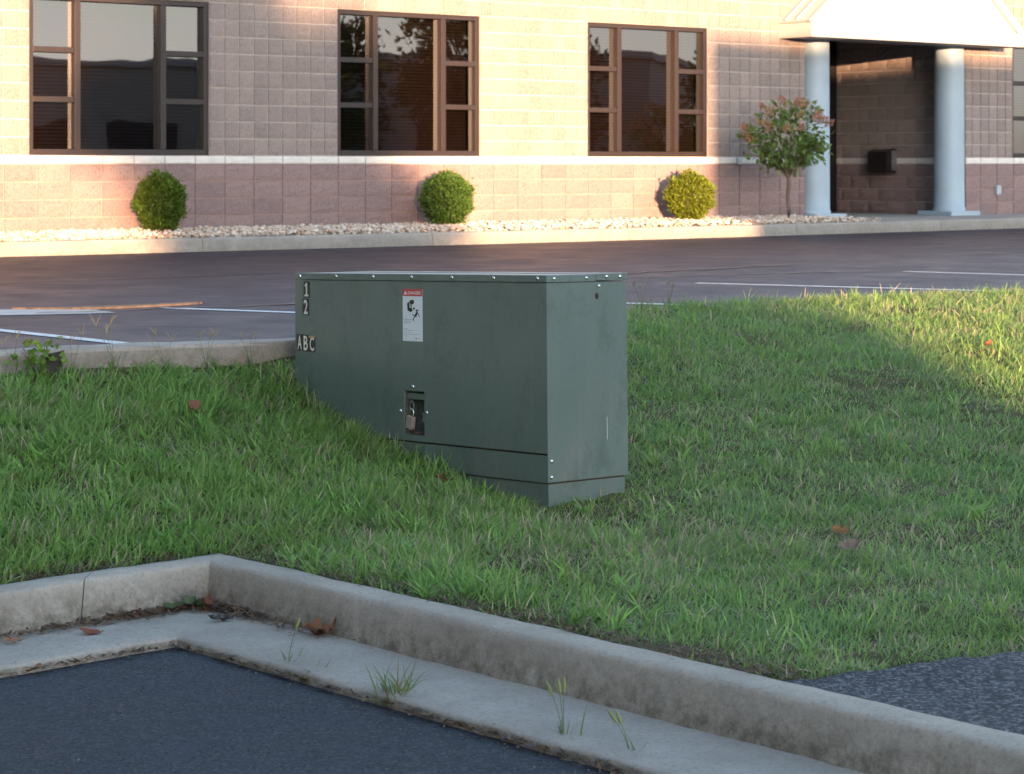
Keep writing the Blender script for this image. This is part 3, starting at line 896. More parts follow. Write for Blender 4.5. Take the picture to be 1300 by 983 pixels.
for a, z_, w in near:
    o = link('block', random.choice(half)[2], upper); o.location = (a, 0, z_)
    if w < MOD - .001: o.scale = (w / MOD, 1, 1)
def joined(name, items, var, mat, parent):
    Vs = []; Fs = []; n = 0
    vv = [(np.array(v_), np.array(f_)) for v_, f_, _ in var]
    for a, z_, w in items:
        v_, f_ = random.choice(vv); q_ = v_.copy(); q_[:, 0] *= w / MOD; q_ += (a, 0, z_)
        Vs.append(q_); Fs.append(f_ + n); n += len(q_)
    F = np.concatenate(Fs)
    o = link(name, np_mesh(name, np.concatenate(Vs), F.ravel(), np.full(len(F), 4), smooth=False), parent, mat)
    o['kind'] = 'stuff'; return o
joined('blocks', rest, half, M['block'], upper)
# base blocks
W2 = 2 * MOD
far_base = []
cnt = 0
for r_ in range(5):
    z_ = BZ0 - (r_ + 1) * MOD
    for i in range(-18, 50):
        a = S0 + i * W2; b = a + W2
        if OPEN0 - .02 < a and b < OPEN1 + .02: continue
        w = W2
        if a < OPEN0 < b: w = OPEN0 - a
        if a < OPEN1 < b: w = b - OPEN1; a = OPEN1
        if w < .05: continue
        if -6 < a < 15 and z_ > .75:
            o = link('base_block', random.choice(fullb)[2], lower); o.location = (a, 0, z_); o.scale = (w / W2, 1, 1)
# pale band pieces
bandvar = variants('band_stone', W2, BZ1 - BZ0, 4, 300, M['band'], .0015)
bandroot = MB()
for a, b in spans(BZ0 + .05): bandroot.box(a + .002, b - .002, .004, .22, BZ0 - .0, BZ1)
bandroot = bandroot.build('band_course', M['mortar'], bld)
for i in range(-15, 40):
    a = S0 + i * W2; b = a + W2; w = W2
    if OPEN0 - .02 < a and b < OPEN1 + .02: continue
    if a < OPEN0 < b: w = OPEN0 - a
    if a < OPEN1 < b: w = b - OPEN1; a = OPEN1
    if w < .05: continue
    o = link('band_stone', random.choice(bandvar)[2], bandroot); o.location = (a, -.010, BZ0); o.scale = (w / W2, 1, 1)
MB().box(SL, SR, -.05, .3, ROOFZ, ROOFZ + .12, .01).build('coping', M['white'], bld)
MB().box(SL, SR, .3, 9, ROOFZ - .3, ROOFZ).box(SL, SL + .2, .22, 9, .5, ROOFZ - .3).box(SR - .2, SR, .22, 9, .5, ROOFZ - .3).box(SL + .2, SR - .2, 8.8, 9, .5, ROOFZ - .3).build('roof', M['mortar'], bld)

# windows
def window(s0, s1):
    WW = s1 - s0
    z0, z1 = BZ1, WTOP
    fr = MB()
    FW, FD0, FD1 = .062, .035, .135
    fr.box(s0, s0 + FW, FD0, FD1, z0, z1, .004); fr.box(s0 + WW - FW, s0 + WW, FD0, FD1, z0, z1, .004)
    fr.box(s0 + FW, s0 + WW - FW, FD0, FD1, z0, z0 + .07, .004); fr.box(s0 + FW, s0 + WW - FW, FD0, FD1, z1 - .06, z1, .004)
    win = fr.build('window', M['frame'], bld)
    m1 = s0 + .262 * WW; m2 = s0 + .738 * WW; MW = .036
    for c_ in (m1, m2): MB().box(c_ - MW, c_ + MW, FD0 - .012, FD1, z0 + .0705, z1 - .0605, .004).build('mullion', M['frame'], win)
    zi0, zi1 = z0 + .07, z1 - .06
    gy = .112
    def pane(a, b, c_, d_):
        me_ = bpy.data.meshes.new('pane'); me_.from_pydata([(a, gy, c_), (b, gy, c_), (b, gy, d_), (a, gy, d_)], [], [(0, 1, 2, 3)]); link('pane', me_, win, M['glass'])
    for a, b in ((s0 + FW, m1 - MW), (m2 + MW, s0 + WW - FW)):
        hh = (zi1 - zi0) / 3
        for k_ in (1, 2): MB().box(a + .0005, b - .0005, FD0 + .002, FD1, zi0 + hh * k_ - .032, zi0 + hh * k_ + .032, .004).build('transom', M['frame'], win)
        for k_ in range(3): pane(a, b, zi0 + hh * k_ + (.032 if k_ else 0), zi0 + hh * (k_ + 1) - (.032 if k_ < 2 else 0))
    pane(m1 + MW, m2 - MW, zi0, zi1)
    sl_ = MB(); zz = zi0 + .01
    while zz < zi1:
        sl_.add([(s0 + .08, .205, zz), (s0 + WW - .08, .205, zz), (s0 + WW - .08, .235, zz + .036), (s0 + .08, .235, zz + .036)], [(0, 1, 2, 3)]); zz += .042
    sl_.build('blind', M['blind'], win)
    MB().box(s0 - .02, s0 + WW + .02, .36, .38, z0 - .05, z1 + .05).build('room_dark', M['interior'], win)
    return win
for a, b in WINS[1:] + [(WR, WR + WW)]: window(a, b)

# entrance recess
RD = 2.73
pw = MB().box(OPEN1 + .004, OPEN1 + .2, .215, RD, .5, 3.745)
porch = pw.build('porch_wall', M['mortar'], bld)
MB().box(OPEN0 - .25, OPEN0 - .05, .225, RD, .5, 3.745).build('porch_wall', M['block'], bld)
pvar_u = variants('porch_block', W2, MOD, 6, 400, M['block'], .008)
pvar_l = variants('porch_block', W2, MOD, 6, 500, M['base_block'], .008)
pvar_b = variants('porch_band', W2, BZ1 - BZ0, 3, 600, M['band'], .0015)
def porch_piece(name, me_, t, z_, w=W2):
    o = link(name, me_, porch); o.rotation_euler = (0, 0, R(-90)); o.scale = (w / W2, 1, 1)
    o.location = (OPEN1 - .010, t + w, z_)      # local x runs towards the street
for r_ in range(10):
    off = 0 if r_ % 2 == 0 else W2 / 2
    t = .215 - off
    while t < RD - .03:
        a = max(t, .215); b = min(t + W2, RD)
        if b - a > .04: porch_piece('porch_block', random.choice(pvar_u)[2], a, BZ1 + r_ * MOD, b - a)
        t += W2
for r_ in range(4):
    off = 0 if r_ % 2 == 0 else W2 / 2
    t = .215 - off
    while t < RD - .03:
        a = max(t, .215); b = min(t + W2, RD)
        if b - a > .04: porch_piece('porch_block', random.choice(pvar_l)[2], a, BZ0 - (r_ + 1) * MOD, b - a)
        t += W2
t = .215
while t < RD - .03:
    porch_piece('porch_band', random.choice(pvar_b)[2], t, BZ0, min(W2, RD - t)); t += W2
dr = MB().box(OPEN0 - .05, OPEN1, RD, RD + .1, .5, 3.745).build('door', M['door'], bld)
for a in (OPEN0 + .3, OPEN0 + 1.5, OPEN0 + 2.7): MB().box(a, a + .09, RD - .03, RD - .001, .86, 3.2).build('door_frame', M['frame'], dr)
MB().box(OPEN0 - .05, OPEN1 + .02, -.004, RD + .1, 3.75, 3.85).build('porch_ceiling', M['soffit'], bld)
MB().box(OPEN0 + .002, OPEN1 - .002, .03, .22, 3.45, 3.748).build('lintel', M['door'], bld)

# columns
for s_ in (9.37, 12.36):
    c0 = MB().lathe([(.250, .91), (.250, .955), (.237, .965), (.235, 1.2), (.226, 3.40), (.226, 3.448)], 40)
    co_ = c0.build('column', M['column'], bld); co_.location = (s_, .11, 0)
    MB().box(-.34, .34, -.34, .34, .80, .910, .008).build('plinth', M['column'], co_)

# gable canopy over the entrance
CA, CB, CE = 8.53, 13.2, .66
can = MB().box(CA + .03, CB - .03, -CE + .03, -.002, 3.45, 3.47).build('canopy', M['soffit'], bld)
MB().box(CA, CB, -CE, -CE + .03, 3.44, 3.645, .004).build('front_fascia', M['white'], can)
for a in (CA, CB - .03): MB().box(a, a + .03, -CE + .031, -.001, 3.44, 3.645, .003).build('side_fascia', M['white'], can)
ap = (CA + CB) / 2; pit = math.tan(R(39)); zb = 3.647; za = zb + (ap - CA) * pit
MB().poly_prism([(CA + .10, zb), (CB - .10, zb), (ap, za - .10 * pit)], lambda u, v_, w: (u, -CE + .05 + .03 * w, v_)).build('pediment', M['white'], can)
for sgn, a in ((1, CA), (-1, CB)):
    # roof slope plus rake board and raised seams
    nx_, nz_ = -sgn * math.sin(R(39)), math.cos(R(39))
    def rp(t, y, h): return (a + sgn * t + nx_ * h, y, zb + t * pit + nz_ * h)
    T = ap - CA
    def slab(name, y0, y1, h0, h1, mat, t0=0.0, t1=T):
        vs = [rp(t, y, h) for h in (h0, h1) for y in (y0, y1) for t in (t0, t1)]
        return MB().add(vs, [(0, 2, 3, 1), (4, 5, 7, 6), (0, 1, 5, 4), (2, 6, 7, 3), (0, 4, 6, 2), (1, 3, 7, 5)]).build(name, mat, can)
    slab('roof_slope', -CE + .05, .0, .003, .03, M['white'])
    slab('rake_board', -CE - .006, -CE + .045, -.075, .045, M['white'], -.01)
    for y in (-CE + .28, -CE + .50): slab('roof_seam', y, y + .03, .031, .055, M['white'], .02)
gf = MB().box(CA + .2, CB - .2, -.0, .004, 3.66, 3.67)

# things fixed to the building
pb = empty('wall_box', bpoint(OPEN1 - .02, -1.62, 0), (0, 0, YAW))
tag(pb, 'black box with slanted hood on the dark porch wall between the two columns', 'mailbox')
m = MB()
m.poly_prism([(0, 1.50), (-.22, 1.50), (-.22, 1.83), (-.10, 1.88), (0, 1.88)], lambda u, v_, w: (u, -.20 + .40 * w, v_))
m.build('housing', M['box_black'], pb)
MB().box(-.1, .0, -.215, -.2005, 1.53, 1.85).build('side_plate', M['steel'], pb)
MB().box(-.10, -.02, -.10, .10, 1.8805, 1.886).build('top_slot', M['grey_box'], pb)
eb = empty('outlet_box', bpoint(7.72, .02, 0), (0, 0, YAW))
tag(eb, 'small grey outlet box on the pale band left of the flowering tree', 'electrical box')
MB().box(-.045, .045, -.035, .0, BZ0 + .0, BZ0 + .09, .004).build('cover', M['grey_box'], eb)
MB().box(-.02, .02, -.045, -.0355, BZ0 + .02, BZ0 + .06).build('lid', M['steel'], eb)
eb = empty('junction_box', bpoint(13.35, .012, 0), (0, 0, YAW))
tag(eb, 'small grey junction box low on the wall right of the right column', 'electrical box')
MB().box(-.05, .05, -.05, 0, 1.16, 1.30, .006).build('cover', M['grey_box'], eb)
MB().lathe([(.012, 1.13), (.012, 1.159)], 10, 0, -.025).build('conduit', M['grey_box'], eb)

# ------------------------------------------------------------------ kerb, gravel bed, slab in front of the building
def kerb_e(s): return 1.66 + .26 * max(0, 1 - ((s - 3.8) / 8.4) ** 2)
fl = [bpoint(s, kerb_e(s)) for s in np.arange(-14, 21.01, .25)]
flp = [(p_.x, p_.y) for p_ in fl]
fk = tag(empty('front_kerb'), kind='structure')
fprof = [(0, -.1), (.004, .0), (.018, .125), (.03, .145), (.05, .152), (.15, .152), (.155, .0)]
n_ = len(flp)
split_sweep('kerb_stone', M['far_kerb'], flp, fprof, list(range(12, n_ - 2, 12)), zs=np.full(n_, LOT), jitter=.004, parent=fk, gap=.006)
# gravel bed base
m = MB(); vs = []
ss = np.append(np.arange(-14, 8.6, .25), 8.75)
for s_ in ss:
    for e_ in (kerb_e(s_) - .12, .8, .0):
        p_ = bpoint(s_, e_); vs.append((p_.x, p_.y, .815 if e_ > 1 else .845 if e_ > .5 else .86))
m.add(vs, [(3 * i + j, 3 * i + 3 + j, 3 * i + 4 + j, 3 * i + 1 + j) for i in range(len(ss) - 1) for j in range(2)])
tag(m.build('flower_bed', M['dirt']), kind='structure')
m = MB(); vs = []
ss = np.arange(8.75, 21.01, .3)
for s_ in ss:
    for e_ in (kerb_e(s_) - .12, .0, -2.73 if s_ < 12.62 else 0):
        p_ = bpoint(s_, e_); vs.append((p_.x, p_.y, LOT + .148 + (.006 if e_ < .5 else 0)))
m.add(vs, [(3 * i + j, 3 * i + 3 + j, 3 * i + 4 + j, 3 * i + 1 + j) for i in range(len(ss) - 1) for j in range(2)])
tag(m.build('walkway', M['gutter']), kind='structure')

# river stones
ico = bmesh.new(); bmesh.ops.create_icosphere(ico, subdivisions=1, radius=1)
iv = np.array([v_.co[:] for v_ in ico.verts]); ico.verts.index_update(); if_ = np.array([[v_.index for v_ in f_.verts] for f_ in ico.faces]); ico.free()
NS = 17000
st_s = rng.uniform(-7, 8.85, NS); st_e = rng.uniform(.02, 1.0, NS) * np.array([kerb_e(s_) - .16 for s_ in st_s])
base = np.array([bpoint(s_, e_) for s_, e_ in zip(st_s, st_e)])
V = []; 
size = rng.uniform(.011, .029, NS)
jit = 1 + rng.normal(0, .13, (NS, len(iv), 1))
sh = np.stack([rng.uniform(.8, 1.4, NS), rng.uniform(.8, 1.3, NS), rng.uniform(.5, .85, NS)], 1)
ang = rng.uniform(0, 6.28, NS); ca, sa = np.cos(ang), np.sin(ang)
vv = iv[None] * jit * sh[:, None] * size[:, None, None]
x_ = vv[..., 0] * ca[:, None] - vv[..., 1] * sa[:, None]; y_ = vv[..., 0] * sa[:, None] + vv[..., 1] * ca[:, None]
zb_ = .852 + rng.uniform(-.01, .05, NS) - .02 * (st_e / 1.7)
V = np.stack([x_ + base[:, None, 0], y_ + base[:, None, 1], vv[..., 2] + zb_[:, None]], -1).reshape(-1, 3)
F = (if_[None] + (np.arange(NS) * len(iv))[:, None, None]).reshape(-1)
pal = np.array([(.62, .53, .43), (.54, .44, .34), (.70, .64, .56), (.50, .34, .22), (.55, .40, .29), (.58, .51, .44), (.36, .26, .19)])
cc = pal[rng.choice(len(pal), NS, p=[.27, .2, .2, .08, .1, .1, .05])] * rng.uniform(.85, 1.1, (NS, 1))
k = NT('river_stones'); at = k.new('ShaderNodeAttribute', attribute_name='tint'); M['stones'] = k.fin(at.outputs['Color'], .8, spec=.3)
tag(link('gravel', np_mesh('gravel', V, F, np.full(NS * len(if_), 3), np.repeat(cc, len(iv), 0)), None, M['stones']), kind='stuff')

# ------------------------------------------------------------------ grass
def blades(x, y, z, length, width, lean_dir, lean, col_base, col_tip, curl):
    """arrays in, tapered four-step blades out"""
    n = len(x)
    ts = np.array([0, .38, .72, 1.0]); ws = np.array([.75, 1.0, .7, 0])
    dirx, diry = np.cos(lean_dir), np.sin(lean_dir)
    yaw = lean_dir + np.pi / 2 + rng.normal(0, .6, n)
    wx, wy = np.cos(yaw), np.sin(yaw)
    verts = np.zeros((n, 7, 3)); cols = np.zeros((n, 7, 3))
    idx = 0
    for k_, (t, w) in enumerate(zip(ts, ws)):
        ang = lean + curl * t
        # integrate along the bent blade (approximation)
        h = length * t * np.cos(lean + curl * t * .5); d = length * t * np.sin(lean + curl * t * .5)
        cx = x + dirx * d; cy = y + diry * d; cz = z + h
        cc_ = col_base * (1 - t) + col_tip * t
        if k_ < 3:
            for s_ in (-.5, .5):
                verts[:, idx] = np.stack([cx + wx * width * w * s_, cy + wy * width * w * s_, cz], 1); cols[:, idx] = cc_; idx += 1
        else:
            verts[:, idx] = np.stack([cx, cy, cz], 1); cols[:, idx] = cc_
    o = (np.arange(n) * 7)[:, None]
    f = np.concatenate([o + np.array([0, 1, 3, 2]), o + np.array([2, 3, 5, 4]), o + np.array([4, 5, 6])], 1)
    return verts.reshape(-1, 3), f.ravel(), np.tile(np.array([4, 4, 3]), n), cols.reshape(-1, 3)

def in_view(x, y, pad=90):
    u = x / y * 2800
    return (np.abs(u) < 650 + pad) & (y > 4)
# footprint of the cabinet, kept clear of blades
c2 = np.array(corner[:2]); axx = np.array(ax[:2]) / np.linalg.norm(ax[:2]); ayy = np.array(ay[:2]) / np.linalg.norm(ay[:2])
low_back = offset_line(LOWER, .185)
up_front = np.where(UL[:, :1] > .25, offset_line(UL[:, :2].tolist(), -.015), offset_line(UL[:, :2].tolist(), -.10))
grass_poly = [tuple(p_) for p_ in low_back] + [tuple(p_) for p_ in up_front[UL[:, 0] < 16][::-1]]
NG = 1250000
X = rng.uniform(-4.5, 5.2, NG); Y = rng.uniform(5.0, 17.5, NG)
ok = inside(X, Y, grass_poly) & in_view(X, Y) & ~inside(X, Y - .03, path_poly)
lx = (X - c2[0]) * axx[0] + (Y - c2[1]) * axx[1]; ly = (X - c2[0]) * ayy[0] + (Y - c2[1]) * ayy[1]
ok &= ~((lx > -CL - .01) & (lx < .01) & (ly > -.015) & (ly < CW + .01))
X, Y, lx, ly = X[ok], Y[ok], lx[ok], ly[ok]
# density: thinner with distance, bare tufts by noise and along the kerb
dn = sines(X, Y, 1.3, 21); dn2 = sines(X, Y, 5, 22)
lush = 1 / (1 + np.exp(-(-(X - .06 * Y + .55) * 4.5 + .6 * dn)))          # left side: coarse crab grass
seg = np.array(LOWER[::4]); dk = np.min(np.hypot(X[:, None] - seg[None, :, 0], Y[:, None] - seg[None, :, 1]), 1) - .18
keep = rng.uniform(0, 1, len(X)) < np.clip(1.18 - .045 * (Y - 6), .45, 1) * np.clip(.92 + .10 * dn + .12 * dn2, .25, 1) * np.clip(.22 + dk * 5, .22, 1)
X, Y, lush, dn, dn2, lx, ly, dk = [a[keep] for a in (X, Y, lush, dn, dn2, lx, ly, dk)]
N = len(X)
coarse = rng.uniform(0, 1, N) < (.10 + .75 * lush)
Z = lawn_z(X, Y) - .006
clump = sines(X, Y, 2.6, 31)
nuk = np.full(N, 9.0)
for a_, b_, _ in UL[(UL[:, 0] > -6) & (UL[:, 0] < 0)][::2]: nuk = np.minimum(nuk, np.hypot(X - a_, Y - b_))
nearbox = ((lx > -CL - .12) & (lx < .06) & (ly > -.12) & (ly < CW + .15))
shade_flat = np.clip((Y - 8.3) / 1.5, 0, 1)
L = np.where(coarse, rng.uniform(.045, .105, N), rng.uniform(.032, .062, N)) * (1 + .14 * clump + .06 * dn)
L *= np.where(lush > .5, 1.10, .92)
L *= np.where(nearbox & (lx < -.5), 1.15, 1) * np.where(nearbox & (lx > -.35), .7, 1) * np.where(dk < .14, .7, 1) * np.where(nuk < .22, .55, 1) * np.where((X > .2) & (Y > 12.6), 1.15, 1)
Wd = np.where(coarse, rng.uniform(.0042, .0078, N), rng.uniform(.0026, .0046, N))
ld = sines(X, Y, .8, 41) * .9 + sines(X, Y, 3, 42) * .6 + rng.normal(0, 1.5, N)
ln = np.clip(rng.normal(.50, .28, N) + .12 * dn2, .02, 1.1); cu = np.clip(rng.normal(.75, .35, N), 0, 1.6)
g1 = np.array((.175, .325, .075)); g2 = np.array((.280, .450, .120)); g3 = np.array((.235, .360, .170)); straw = np.array((.50, .44, .29)); yel = np.array((.24, .30, .085))
r1 = rng.uniform(0, 1, (N, 1))
tip = np.where(coarse[:, None], g1 * (1 - r1) + g2 * r1, g3 * (1 - r1) + (g1 * 1.25) * r1)
mixy = np.clip(.16 + .16 * sines(X, Y, 1.1, 51) , 0, .6)[:, None] * rng.uniform(0, 1, (N, 1))
tip = tip * (1 - mixy) + yel * mixy
dry = rng.uniform(0, 1, N) < np.clip(.10 + .09 * sines(X, Y, 1.7, 61) + .30 * np.exp(-((Y - 8.7 - .12 * X) / .65) ** 2 - ((X - .35) / 1.1) ** 2) + .05 * (1 - lush), .02, .5)
tip[dry] = straw * rng.uniform(.6, 1.15, (dry.sum(), 1))
tip *= rng.uniform(.8, 1.25, (N, 1))
bs = tip * .8 + np.array((.10, .10, .045)) * .2
# crab grass rosettes: broad blades sprawling from one crown
NC = 900
cx_ = rng.uniform(-4.5, 3, NC * 3); cy_ = rng.uniform(6.3, 14, NC * 3)
lu = 1 / (1 + np.exp(-(-(cx_ - .06 * cy_ + .35) * 4 + .6 * sines(cx_, cy_, 1.3, 21))))
okc = inside(cx_, cy_, grass_poly) & in_view(cx_, cy_) & (rng.uniform(0, 1, NC * 3) < np.clip(lu, .05, 1))
l1 = (cx_ - c2[0]) * axx[0] + (cy_ - c2[1]) * axx[1]; l2 = (cx_ - c2[0]) * ayy[0] + (cy_ - c2[1]) * ayy[1]
okc &= ~((l1 > -CL - .1) & (l1 < .15) & (l2 > -.12) & (l2 < CW + .1)) & ~inside(cx_, cy_ - .12, path_poly)
cx_, cy_ = cx_[okc], cy_[okc]; per = 13; m_ = len(cx_) * per
bx = np.repeat(cx_, per) + rng.normal(0, .012, m_); by = np.repeat(cy_, per) + rng.normal(0, .012, m_)
tone = .95 * np.repeat(rng.uniform(.75, 1.25, len(cx_)), per)[:, None] * rng.uniform(.8, 1.2, (m_, 1))
tcol = np.where(rng.uniform(0, 1, (m_, 1)) < .08, straw, g2 * np.array((.95, 1.05, .9))) * tone
X = np.concatenate([X, bx]); Y = np.concatenate([Y, by]); Z = np.concatenate([Z, lawn_z(bx, by)])
L = np.concatenate([L, rng.uniform(.06, .135, m_)]); Wd = np.concatenate([Wd, rng.uniform(.006, .0105, m_)])
ld = np.concatenate([ld, rng.uniform(0, 6.28, m_)]); ln = np.concatenate([ln, rng.uniform(.25, 1.0, m_)]); cu = np.concatenate([cu, rng.uniform(.4, 1.3, m_)])
tip = np.concatenate([tip, tcol]); bs = np.concatenate([bs, tcol * .8])
v1 = blades(X, Y, Z, L, Wd, ld, ln, bs, tip, cu)
grass = link('grass', np_mesh('grass', *v1), None, M['grass'])
tag(grass, 'lawn grass, coarse and lush at left and finer at right, growing on the bank round the green cabinet', kind='stuff')

# dead thatch and litter along the kerb edge
NT_ = 9000
t_ = rng.uniform(-3.2, 3.2, NT_); arm = t_ > 0
q0 = np.where(arm[:, None], KC + np.abs(t_)[:, None] * DR + rng.uniform(.16, .30, (NT_, 1)) * np.array((.739, .673)), KC + np.abs(t_)[:, None] * DL + rng.uniform(.16, .30, (NT_, 1)) * np.array((-.678, .735)))
ok = in_view(q0[:, 0], q0[:, 1]) & ~inside(q0[:, 0], q0[:, 1], path_poly); q0 = q0[ok]; n = len(q0)
rr = rng.uniform(.5, 1.1, (n, 1))
cb = np.where(rng.uniform(0, 1, (n, 1)) < .5, np.array((.26, .18, .10)), np.array((.16, .095, .055))) * rr
v2 = blades(q0[:, 0], q0[:, 1], np.maximum(lawn_z(q0[:, 0], q0[:, 1]), .15 * (rng.uniform(0, 1, n) < .15)) + .006, rng.uniform(.02, .07, n), rng.uniform(.003, .007, n), rng.uniform(0, 6.28, n), rng.uniform(1.1, 1.5, n), cb, cb, rng.uniform(0, .3, n))
tag(link('thatch', np_mesh('thatch', *v2), None, M['grass']), kind='stuff')

# debris in the gutter corner and along the asphalt seam
ND = 2600
arm = rng.uniform(0, 1, ND) < .45
tt = np.abs(rng.exponential(.28, ND)); tt2 = rng.uniform(.43, 2.6, ND)
wk = rng.uniform(0, 1, ND)
off_ = np.where(wk < .7, -np.abs(rng.normal(0, .045, ND)) - .004, -.405 - np.abs(rng.normal(0, .012, ND)))
tt = np.where(wk < .7, np.where(arm, tt * .6, tt * 1.6), tt2)
q0 = np.where(arm[:, None], KC + tt[:, None] * DR + off_[:, None] * np.array((.739, .673)), KC + tt[:, None] * DL + off_[:, None] * np.array((-.678, .735)))
# keep pieces on the street side of both arms
sL = (q0 - KC) @ np.array((-.678, .735)); sR = (q0 - KC) @ np.array((.739, .673))
ok = (sL < 0) & (sR < 0); q0 = q0[ok]; sm_ = np.minimum(sL, sR)[ok]; n = len(q0)
zz = np.where((sL[ok] < -.40) | (sR[ok] < -.40), -.026, .006)
both_out = (np.maximum(sL, sR)[ok] > -.40); zz = np.where(both_out, .007, -.026)
cb = np.array([(.17, .10, .06), (.27, .19, .10), (.09, .06, .04), (.34, .17, .09), (.13, .10, .08)])[rng.choice(5, n)] * rng.uniform(.6, 1.1, (n, 1))
v3 = blades(q0[:, 0], q0[:, 1], zz + rng.uniform(0, .012, n), rng.uniform(.008, .045, n), rng.uniform(.004, .014, n), rng.uniform(0, 6.28, n), rng.uniform(1.1, 1.55, n), cb, cb, rng.uniform(0, .2, n))
tag(link('debris', np_mesh('debris', *v3), None, M['grass']), kind='stuff')

NGR = 420
arm = rng.uniform(0, 1, NGR) < .55; tt = rng.uniform(.45, 3.2, NGR); of_ = .41 + np.abs(rng.exponential(.10, NGR)); far_ = rng.uniform(0, 1, NGR) < .2; of_[far_] = rng.uniform(.42, 1.6, far_.sum())
tt = np.maximum(tt, of_ + .02)
q0 = np.where(arm[:, None], KC + tt[:, None] * DR + of_[:, None] * NSR, KC + tt[:, None] * DL + of_[:, None] * NSL)
sz_ = rng.uniform(.0012, .0038, NGR)
vv = iv[None] * (1 + rng.normal(0, .15, (NGR, len(iv), 1))) * sz_[:, None, None]
V = (vv + np.column_stack([q0, np.full(NGR, -.032)])[:, None]).reshape(-1, 3)
F = (if_[None] + (np.arange(NGR) * len(iv))[:, None, None]).reshape(-1)
cc = np.array([(.15, .135, .115), (.20, .18, .15), (.14, .10, .07), (.09, .075, .06)])[rng.choice(4, NGR)] * rng.uniform(.7, 1.1, (NGR, 1))
tag(link('grit', np_mesh('grit', V, F, np.full(NGR * len(if_), 3), np.repeat(cc, len(iv), 0)), None, M['stones']), kind='stuff')

# ------------------------------------------------------------------ fallen leaves and weeds
def col_mesh(mb, name, cols):
    me_ = mb.mesh(name)
    at_ = me_.color_attributes.new('tint', 'FLOAT_COLOR', 'POINT')
    a_ = np.ones((len(me_.vertices), 4), np.float32); a_[:, :3] = cols
    at_.data.foreach_set('color', a_.ravel()); me_.materials.append(M['leaf']); return me_
def leaf_geo(length, width, fold=.3, curl=.3, n=5, wav=.0, seed=0):
    r = random.Random(seed); vs = []; fs = []
    for i in range(n + 1):
        t = i / n; w = width * (math.sin(math.pi * min(1, t * .92 + .06)) ** .8) * .5
        z_ = curl * length * (t - .5) ** 2 + r.uniform(-wav, wav)
        w1, w2 = w * r.uniform(.78, 1.15), w * r.uniform(.78, 1.15)
        vs += [(t * length + r.uniform(-.1, .1) * width, -w1, z_ + fold * w1 + r.uniform(-wav, wav)), (t * length, 0, z_), (t * length + r.uniform(-.1, .1) * width, w2, z_ + fold * w2 + r.uniform(-wav, wav))]
    for i in range(n):
        for j in (0, 1):
            a = i * 3 + j; fs.append((a, a + 3, a + 4, a + 1))
    return vs, fs
def dead_leaf(loc, rz, length, width, col, label, wav=.006, tilt=(.1, .1), group=None):
    v_, f_ = leaf_geo(length, width, .5, .7, 8, wav, int(length * 1e5) + int(abs(loc[0]) * 1000))
    o = link('fallen_leaf', col_mesh(MB().add(v_, f_, True), 'fallen_leaf', col)); o.location = loc
    o.rotation_euler = (tilt[0], tilt[1], rz)
    return tag(o, label, 'leaf', group)
def gpt(px, py, z_):
    Y_ = 2800 * (EYE - z_) / (py - 208); return ((px - 650) / 2800 * Y_, Y_, z_)
dead_leaf(gpt(384, 806, .012), .35, .125, .085, (.27, .125, .06), 'crumpled orange brown leaf lying alone on the pale gutter', .014, (.1, -.1))
dead_leaf(gpt(398, 806, .012), 1.3, .07, .05, (.15, .075, .045), 'small dark brown leaf scrap touching the crumpled orange leaf', .008)
dead_leaf(gpt(207, 771, .022), .1, .07, .036, (.085, .13, .05), 'green leaf lying against the left kerb face near the corner', .003, (.5, 0))
dead_leaf(gpt(232, 768, .02), .8, .06, .045, (.12, .15, .075), 'pale green leaf in the litter pile at the kerb corner', .003, (.5, -.2))
dead_leaf(gpt(250, 768, .03), 1.8, .08, .055, (.05, .105, .05), 'dark green leaf on top of the litter in the kerb corner', .003, (.8, .2))
dead_leaf(gpt(268, 762, .05), 2.2, .08, .045, (.22, .105, .07), 'reddish brown leaf leaning in the kerb corner', .012, (.7, .5))
dead_leaf(gpt(100, 804, .01), .05, .085, .045, (.25, .085, .045), 'rust red leaf flat on the gutter below the kerb crack', .003)
dead_leaf(gpt(18, 848, -.015), .2, .09, .04, (.34, .17, .08), 'orange leaf in the seam between gutter and asphalt at far left', .004)
dead_leaf(gpt(262, 788, .01), .3, .10, .045, (.075, .06, .05), 'dark soggy leaf on the gutter in front of the corner', .008)
dead_leaf(gpt(2, 815, .01), .2, .07, .04, (.36, .19, .10), 'small orange leaf at the foot of the kerb on the left edge', .004)
def bank(px, py, dz=0):
    Ys = np.arange(6.5, 18, .02); zr = EYE - (py - 208) / 2800 * Ys
    zl = lawn_z((px - 650) / 2800 * Ys, Ys) + dz
    i = int(np.argmax(zr <= zl)); Y_ = Ys[i]
    return ((px - 650) / 2800 * Y_, Y_, float(zl[i]))
def lawn_leaf(px, py, col, label):
    dead_leaf(bank(px, py, .045), px, .085, .06, col, label, .008, (.5, -.3))
lawn_leaf(1078, 680, (.42, .22, .11), 'orange leaf caught in the grass right of the cabinet')
lawn_leaf(575, 615, (.25, .12, .07), 'brown leaf in the grass against the cabinet base')
lawn_leaf(1068, 699, (.28, .20, .15), 'pale brown leaf in the grass just below the orange leaf')
lawn_leaf(240, 524, (.30, .12, .07), 'small red brown leaf in the grass left of the cabinet')
lawn_leaf(1255, 440, (.35, .12, .07), 'red leaf in the sunlit grass at the right')

